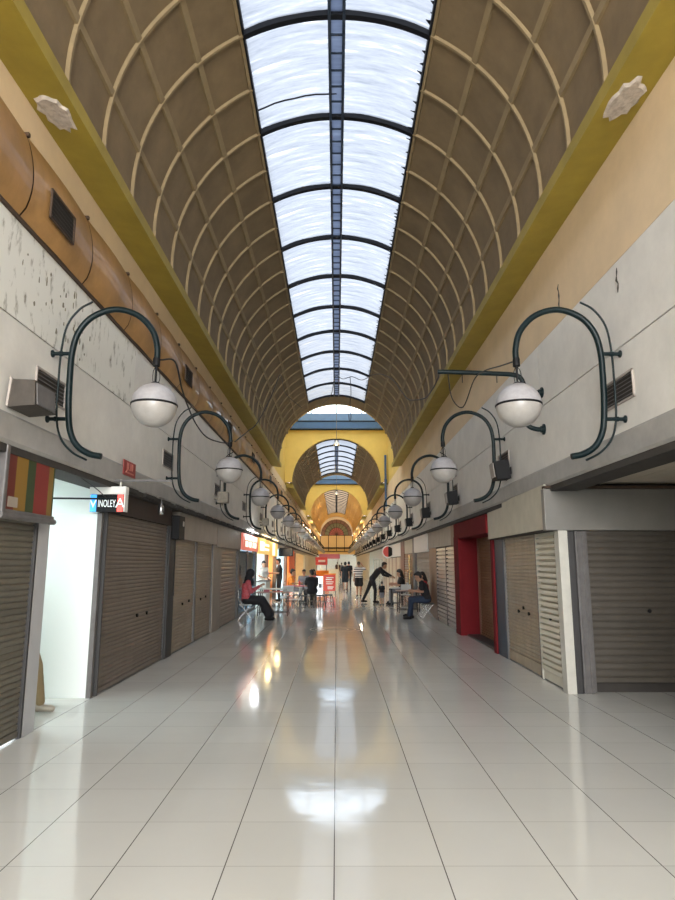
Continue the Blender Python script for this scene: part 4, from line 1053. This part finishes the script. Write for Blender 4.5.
    if legs == 'trousers':
        for s_ in 'lr':
            hp_, kn, an = P[s_ + 'hip'], P[s_ + 'kn'], P[s_ + 'an']
            caps(q, hp_, kn, .102, .072); caps(q, kn, kn.lerp(an, .93), .070, .052)
        caps(q, P['lhip'] + Vector((0, 0, .02)), P['rhip'] + Vector((0, 0, .02)), .118, .118)
    elif legs in ('skirt', 'shorts'):
        for s_ in 'lr': caps(q, P[s_ + 'hip'], P[s_ + 'hip'].lerp(P[s_ + 'kn'], .75), .115, .118 if legs == 'skirt' else .09)
        caps(q, P['lhip'], P['rhip'], .12, .12)
        if legs == 'skirt': m_ = .7; caps(q, P['lhip'].lerp(P['lkn'], m_), P['rhip'].lerp(P['rkn'], m_), .125, .125)
    elif legs == 'long_skirt':
        for s_ in 'lr':
            caps(q, P[s_ + 'hip'], P[s_ + 'kn'], .115, .105); caps(q, P[s_ + 'kn'], P[s_ + 'an'] + Vector((0, .03, .08)), .10, .12)
        caps(q, P['lhip'], P['rhip'], .125, .125); caps(q, P['lkn'], P['rkn'], .10, .10)
        caps(q, P['lkn'].lerp(P['lan'], .5), P['rkn'].lerp(P['ran'], .5), .11, .11); caps(q, P['lan'] + Vector((0, .02, .1)), P['ran'] + Vector((0, .02, .1)), .12, .12)
    fuse(q, {'trousers': 'trousers', 'shorts': 'shorts'}.get(legs, 'skirt'), M[bottom], r, .014, 4)
    for s_ in 'lr':
        an = P[s_ + 'an']; td = P.get(s_ + 'toe', Vector((0, 1, 0))); td = Vector((td.x, td.y, 0)).normalized(); k = MB()
        caps(k, an + Vector((0, 0, -.035)) - td * .035, an + td * .13 + Vector((0, 0, -.045)), .045, .036)
        caps(k, an + Vector((0, 0, -.06)) - td * .04, an + td * .14 + Vector((0, 0, -.06)), .022, .022); fuse(k, 'shoe', M[shoes], r, .010, 2)
    h = MB()
    if scarf:
        ell(h, hp(0, -.022, .035), (.105, .118, .120), Rm); ell(h, hp(0, -.02, -.07), (.10, .10, .10), Rm)
        caps(h, hp(0, -.03, -.10), P['neck'] - sp * .05, .095, .14); caps(h, P['lsh'] * .35 + P['chest'] * .65, P['rsh'] * .35 + P['chest'] * .65, .12, .12)
        fuse(h, 'headscarf', M[scarf], r, .012, 3)
    else:
        ell(h, hp(0, -.030, .048), (.083, .092, .092), Rm); ell(h, hp(0, .015, .088), (.068, .07, .045), Rm)
        if hair == 'long':
            caps(h, hp(0, -.06, .0), hp(0, -.085, -.16), .078, .065); ell(h, hp(0, -.05, -.04), (.085, .06, .09), Rm)
        elif hair == 'tied': caps(h, hp(0, -.10, .03), hp(0, -.15, -.05), .035, .02)
        else: ell(h, hp(0, -.055, -.01), (.076, .05, .07), Rm)
        fuse(h, 'hair', M['hair'], r, .010, 2)
    e = MB()
    for s_ in (-1, 1): ell(e, hp(s_ * .029, .079, .006), (.012, .006, .007), Rm, 8)
    e.build('eyes', M['eye'], r)
    e = MB(); ell(e, hp(0, .081, -.062), (.022, .008, .007), Rm, 8); e.build('mouth', M['lip'], r)
    return r
def pose(base, **k): d = dict(base); d.update(k); return d

R90 = PI / 2
# person half hidden behind the near left pier, facing right
person('person in khaki trousers mostly hidden behind the white left pier', (-3.58, 7.52, 0), -R90, pose(STAND, ran=(.1, .28, .085), rkn=(.1, .20, .49), lwr=(-.22, -.08, .86), rwr=(.22, -.08, .86)), top='ckhaki', bottom='ckhaki', shoes='header_beige')
# woman in headscarf on the folding chair
person('seated woman in red patterned top, black headscarf and long black skirt', (-2.63, 18.75, 0), -R90 + .15, pose(SIT, lan=(-.10, .60, .085), ran=(.10, .56, .085), lkn=(-.11, .42, .52), lwr=(-.07, .34, .86), rwr=(.07, .34, .86), chest=(0, .01, .86), look=(0, 1, -.35)), top='cred', bottom='cblack', sleeves='long', legs='long_skirt', scarf='cblack', scale=1.12)
person('man in white shirt standing behind the white counter', (-3.0, 26.3, 0), -R90 - .9, pose(STAND, look=(0, 1, -.35), lwr=(-.1, .28, 1.0), rwr=(.1, .28, 1.0)), top='cwhite', bottom='cblack', scale=1.03, sleeves='short')
person('man in black shirt standing side on before orange left shop', (-2.50, 28.1, 0), R90 + .2, pose(STAND, look=(0, 1, -.2), lwr=(-.08, .34, 1.10), rwr=(.1, .32, 1.08), lel=(-.2, .06, 1.09), rel=(.2, .06, 1.09), head=(0, .05, 1.535)), top='cblack', bottom='cblack', scale=1.10)
person('seated person in orange shirt at far left cafe table', (-1.95, 27.0, 0), -R90, SIT, top='corange', bottom='cgrey', scale=1.08)
person('seated person in grey top facing camera at far left cafe table', (-1.42, 28.2, 0), PI, SIT, top='cgrey', bottom='cgrey', hair='short', scale=1.06)
person('seated person in rose top behind the black shirted diner', (-1.0, 29.2, 0), PI - .4, SIT, top='cpink', bottom='cblack', hair='long', scale=1.06)
person('seated person in black shirt with back to camera on stool', (-.92, 24.55, 0), .35, pose(SIT, look=(-.2, 1, -.2)), top='cblack', bottom='cblack', scale=1.08)
# right side
person('man in black leaning forward and reaching right towards seated pair', (1.50, 26.9, 0), -R90, pose(STAND, pelvis=(0, .0, .90), chest=(0, .22, 1.17), neck=(0, .36, 1.31), head=(0, .46, 1.39), look=(0, 1, -.4),
       lsh=(-.17, .30, 1.27), rsh=(.17, .30, 1.27), lel=(-.2, .52, 1.12), lwr=(-.12, .74, 1.0), rel=(.2, .40, 1.05), rwr=(.18, .62, .98), lhip=(-.085, .0, .88), rhip=(.085, .0, .88), lkn=(-.1, -.16, .50), lan=(-.1, -.36, .10), rkn=(.1, .10, .49), ran=(.1, .08, .085)), sleeves='long', scale=1.10)
person('small child in dark shirt and shorts standing beside the leaning man', (1.80, 25.6, 0), .3, pose(STAND, head=(0, .0, 1.60)), top='cblack', bottom='cgrey', legs='shorts', scale=.53)
person('woman with long dark hair seated at far right table', (2.62, 25.6, 0), R90, pose(SIT), top='cblack', bottom='cgrey', hair='long', scale=1.06)
person('person in grey seated next to long haired woman, right side', (2.72, 26.6, 0), R90 - .3, pose(SIT), top='cgrey', bottom='cblack', hair='long', scale=1.08)
person('man in black shirt and navy jeans on folding stool, right side', (2.70, 19.2, 0), R90 - .1, pose(SIT, chest=(0, .10, .85), neck=(0, .17, 1.0), head=(0, .24, 1.12), look=(0, 1, -.5), lsh=(-.17, .14, .95), rsh=(.17, .14, .95), lan=(-.14, .50, .085), ran=(.14, .44, .085)), top='cblack', bottom='cjean', scale=1.10)
person('person in red top mostly behind the man in navy jeans', (2.78, 20.15, 0), R90 + .1, pose(SIT, lan=(-.13, .55, .085)), top='cdkred', bottom='cjean', hair='long', scale=1.06)
M['cstripe'] = striped('striped_cloth', [(.75, .73, .70), (.10, .09, .10), (.75, .73, .70), (.10, .09, .10), (.75, .73, .70), (.10, .09, .10), (.75, .73, .70)], [0, 1.0, 1.06, 1.12, 1.18, 1.24, 1.30])
nt = M['cstripe'].node_tree
sp_ = [x for x in nt.nodes if x.type == 'SEPXYZ'][0]; rp_ = [x for x in nt.nodes if x.type == 'VALTORGB'][0]
mth = nt.nodes.new('ShaderNodeMath'); mth.operation = 'MULTIPLY'; mth.inputs[1].default_value = 9
fr_ = nt.nodes.new('ShaderNodeMath'); fr_.operation = 'FRACT'
nt.links.new(sp_.outputs[2], mth.inputs[0]); nt.links.new(mth.outputs[0], fr_.inputs[0]); nt.links.new(fr_.outputs[0], rp_.inputs[0])
while len(rp_.color_ramp.elements) > 2: rp_.color_ramp.elements.remove(rp_.color_ramp.elements[-1])
rp_.color_ramp.elements[1].position = .5; rp_.color_ramp.elements[1].color = (.08, .07, .08, 1)
person('woman in striped top and dark skirt walking away, hand to ear', (1.10, 31.6, 0), 0, pose(STAND, rel=(.34, .02, 1.30), rwr=(.17, .04, 1.50), lan=(-.09, -.12, .10), ran=(.08, .08, .085)), top='cstripe', bottom='cblack', legs='skirt', hair='tied', scale=1.02, shoes='cbrown')
person('woman in black dress walking away down the corridor', (.52, 38.3, 0), 0, pose(STAND, lan=(-.06, .02, .085), ran=(.06, -.16, .12)), top='cblack', bottom='cblack', legs='skirt', scale=1.02, shoes='cbrown')
person('person in black just beyond the woman in black dress', (.86, 44.5, 0), .1, STAND, top='cblack', bottom='cblack', scale=1.04)
person('tiny distant person in dark brown near the corridor end', (.12, 66, 0), 0, STAND, top='cbrown', bottom='cblack', scale=1.05)
person('tiny distant person beside the one in brown, wearing grey', (.55, 70, 0), 0, STAND, top='cgrey', bottom='cblack', scale=1.0)

# ------------------------------------------------------------------ furniture
def folding_chair(loc, rz, label, seat='seatwhite', back=True, group='folding chairs and stools'):
    r = empty('folding_chair' if back else 'folding_stool', loc, rz, label, 'chair' if back else 'stool', group)
    s_ = MB(); s_.bbox(-.19, .19, -.18, .18, .435, .465, .012); s_.build('seat', M[seat], r)
    for sx in (-1, 1):
        l = MB(); top = .82 if back else .44; l.tube([(sx * .20, .20, .012), (sx * .20, -.13, .44)] + ([(sx * .20, -.20, .62), (sx * .20, -.23, .82)] if back else []), .011, 8); l.build('leg', M['steel'], r)
        l = MB(); l.tube([(sx * .175, -.22, .012), (sx * .175, .16, .44)], .011, 8); l.build('leg', M['steel'], r)
    b = MB(); b.tube([(-.20, .185, .03), (.20, .185, .03)], .009, 6); b.build('crossbar', M['steel'], r)
    b = MB(); b.tube([(-.175, -.205, .03), (.175, -.205, .03)], .009, 6); b.build('crossbar', M['steel'], r)
    if back:
        b = MB(); b.bbox(-.20, .20, -.235, -.205, .64, .84, .01); b.build('backrest', M[seat], r)
    return r
def round_stool(loc, rz, label, group='curved leg stools'):
    r = empty('stool', loc, rz, label, 'stool', group)
    s_ = MB(); s_.lathe([(.13, .43), (.16, .44), (.165, .46), (.15, .475), (.001, .48)], n=18); s_.build('seat', M['seatblack'], r)
    for k in range(4):
        a = PI / 4 + k * R90; l = MB()
        l.tube(spline([(.10 * math.cos(a), .10 * math.sin(a), .44), (.16 * math.cos(a), .16 * math.sin(a), .40), (.19 * math.cos(a), .19 * math.sin(a), .25), (.23 * math.cos(a), .23 * math.sin(a), .012)], 4), .017, 8); l.build('leg', M['darkpost'], r)
    b = MB(); b.tube([(.19 * math.cos(2 * PI * k / 16), .19 * math.sin(2 * PI * k / 16), .22) for k in range(16)], .007, 6, closed=True); b.build('ring', M['steel'], r)
    return r
def table(loc, rz, wx, wy, label, m='tabletop', z=.74):
    r = empty('cafe_table', loc, rz, label, 'table', 'cafe tables')
    t = MB(); t.bbox(-wx / 2, wx / 2, -wy / 2, wy / 2, z - .03, z, .01); t.build('tabletop', M[m], r)
    for sx in (-1, 1):
        for sy in (-1, 1):
            l = MB(); l.tube([(sx * (wx / 2 - .08), sy * (wy / 2 - .08), z - .03), (sx * (wx / 2 - .06), sy * (wy / 2 - .06), .01)], .016, 8); l.build('leg', M['darkpost'], r)
    b = MB()
    for sy in (-1, 1): b.tube([(-wx / 2 + .07, sy * (wy / 2 - .07), .12), (wx / 2 - .07, sy * (wy / 2 - .07), .12)], .012, 6)
    b.build('stretcher', M['darkpost'], r); return r
folding_chair((-2.63, 18.75, 0), -R90 + .15, 'pale folding chair under the woman in headscarf')
table((-1.98, 20.4, 0), 0, 1.05, .7, 'brown topped cafe table beside the woman in headscarf')
table((-2.3, 23.0, 0), 0, .9, .7, 'second cafe table behind the first, left side', m='seatwhite')
table((-1.45, 26.0, 0), 0, 1.3, .8, 'red topped far cafe table between orange and black shirted diners', m='cpink')
folding_chair((-1.40, 21.4, 0), R90 + .3, 'folding chair with pale back on right of first cafe table')
folding_chair((-1.75, 22.6, 0), PI - .2, 'folding chair facing camera between the first two left tables')
folding_chair((-2.6, 21.9, 0), -R90, 'folding chair near blue glass shopfront behind first table')
folding_chair((-1.95, 27.0, 0), -R90, 'folding chair under person in orange shirt')
folding_chair((-1.42, 28.2, 0), PI, 'folding chair under grey topped diner facing camera')
folding_chair((-1.0, 29.2, 0), PI - .4, 'folding chair under the diner in rose top')
round_stool((-.92, 24.55, 0), 0, 'curved leg stool under diner in black with back to camera')
for (x, y, lab) in ((-1.5, 24.3, 'leftmost empty curved leg stool by far left table'), (-1.25, 23.7, 'empty curved leg stool just left of black shirted diner'), (-.62, 24.0, 'empty curved leg stool just right of black shirted diner'), (-.30, 24.3, 'rightmost empty curved leg stool before the red board')):
    round_stool((x, y, 0), x, lab)
folding_chair((2.70, 19.2, 0), R90, 'folding stool under the man in navy jeans', seat='seatblack', back=False)
folding_chair((2.74, 20.15, 0), R90, 'folding stool under person in red top', seat='seatblack', back=False)
table((2.40, 21.6, 0), 0, .8, .7, 'dark topped cafe table before the seated men, right side')
folding_chair((2.62, 25.6, 0), R90, 'folding chair under the long haired woman, right side')
folding_chair((2.72, 26.6, 0), R90 - .3, 'folding chair under person in grey, right side')
folding_chair((2.62, 24.5, 0), 0, 'empty folding chair before long haired woman, right side', seat='seatwhite')
table((2.33, 24.95, 0), 0, .55, .5, 'small pale table before the long haired woman', m='seatwhite', z=.70)
# tableware
for i, (x, y, m, nm, lab) in enumerate(((-2.2, 20.3, 'cpink', 'box', 'small pink box on left part of brown cafe table'), (-1.85, 20.5, 'boardred', 'tray', 'flat red tray on middle of brown cafe table'), (-1.6, 20.3, 'seatwhite', 'cup', 'white cup on right end of brown cafe table'))):
    b = MB()
    if nm == 'cup': b.lathe([(.03, 0), (.04, .09), (.036, .09), (.028, .01)], n=16)
    elif nm == 'box': b.bbox(-.09, .09, -.06, .06, 0, .07, .01)
    else: b.bbox(-.15, .15, -.1, .1, 0, .02, .008)
    o = b.build(nm, M[m], label=lab, cat=nm); o.location = (x, y, .74)
b = MB(); b.lathe([(.032, 0), (.035, .05), (.035, .15), (.012, .20), (.012, .23)], n=14); o = b.build('bottle', M['boardred'], label='red sauce bottle on the far red topped table', cat='bottle'); o.location = (-1.5, 26.0, .74)
# boards
r = empty('poster_stand', (-.72, 27.2, 0), 0, 'white lit poster stand beside the stools, left of red board', 'poster stand')
b = MB(); b.bbox(-.15, .15, -.02, .02, .25, 1.08, .005); b.build('panel', M['boardwhite'], r)
b = MB(); b.bbox(-.03, .10, -.026, -.02, .60, .78, .002); b.build('dark_picture', M['cgrey'], r)
for sx in (-1, 1):
    b = MB(); b.tube([(sx * .13, -.0, 1.06), (sx * .13, -.14, .01)], .01, 6); b.tube([(sx * .13, .0, 1.06), (sx * .13, .16, .01)], .01, 6); b.build('leg', M['steel'], r)
r = empty('notice_board', (-.36, 34.5, 0), 0, 'red standing board with rows of pale lettering in mid corridor', 'notice board')
b = MB(); b.bbox(-.31, .31, -.03, .03, .16, 1.02, .008); b.build('panel', M['boardred'], r)
for k, (a, c, z, h_) in enumerate(((-.18, .2, .84, .04), (-.22, .12, .74, .05), (-.2, .2, .62, .04), (-.2, .15, .52, .04), (-.12, .2, .34, .06), (-.12, .16, .26, .04))):
    b = MB(); b.bbox(a, c, -.036, -.03, z, z + h_, .002); b.build('lettering_row', M['paint_white'], r)
b = MB(); b.bbox(-.33, .33, -.035, .035, 1.02, 1.08, .01); b.build('orange_top', M['corange'], r)
for sx in (-1, 1):
    b = MB(); b.bbox(sx * .30 - .02, sx * .30 + .02, -.2, .2, 0, .18, .008); b.build('foot', M['darkpost'], r)
r = empty('kiosk', (-1.0, 46, 0), 0, 'orange red kiosk booth standing beyond the red board', 'kiosk')
b = MB(); b.bbox(-.45, .45, -.4, .4, 0, 1.1, .02); b.build('counter', M['corange'], r)
b = MB(); b.bbox(-.5, .35, -.42, .42, 1.5, 2.05, .03); b.build('canopy', M['boardred'], r)
for sx in (-1, 1):
    b = MB(); b.tube([(sx * .35 - .06, 0, 1.1), (sx * .35 - .06, 0, 1.5)], .03, 8); b.build('post', M['greypost'], r)
b = MB(); b.bbox(-.3, .2, -.43, -.42, 1.7, 1.85, .004); b.build('sign_block', M['paint_white'], r)
r = empty('kiosk', (-.6, 56, 0), 0, 'pinkish kiosk with pale canopy farther down the corridor', 'kiosk')
b = MB(); b.bbox(-.8, .8, -.5, .5, 0, 1.1, .02); b.build('counter', M['header_cream'], r)
b = MB(); b.bbox(-.9, .9, -.6, .6, 2.0, 2.4, .05); b.build('canopy', M['cpink'], r)
for sx in (-1, 1):
    b = MB(); b.tube([(sx * .75, 0, 1.1), (sx * .75, 0, 2.0)], .04, 8); b.build('post', M['creampost'], r)

# warm lamps standing in the far vaults (bulb fittings on the fascia tops)
def uplamp(x, y, power, lab):
    r = empty('bulb_lamp', (x, y, 4.72), 0, lab, 'lamp', 'warm bulbs on the far fascias')
    sg = -1 if x > 0 else 1
    b = MB(); b.tube([(0, 0, 0), (sg * .18, 0, .0)], .02, 8); b.build('arm', M['darkpost'], r)
    b = MB(); ell(b, (sg * .22, 0, .06), (.08, .08, .09)); b.build('bulb', M['warmlight'], r)
    l = bpy.data.lights.new('bulb_light', 'POINT'); l.energy = power; l.color = (1, .76, .45); l.shadow_soft_size = .1
    o = bpy.data.objects.new('bulb_light', l); C.objects.link(o); o.parent = r; o.location = (sg * .32, 0, .25)
for y in (66, 80, 92):
    for x in (-2.85, 2.85): uplamp(x, y, 110, 'tiny warm bulb on fascia top in the far orange vault')
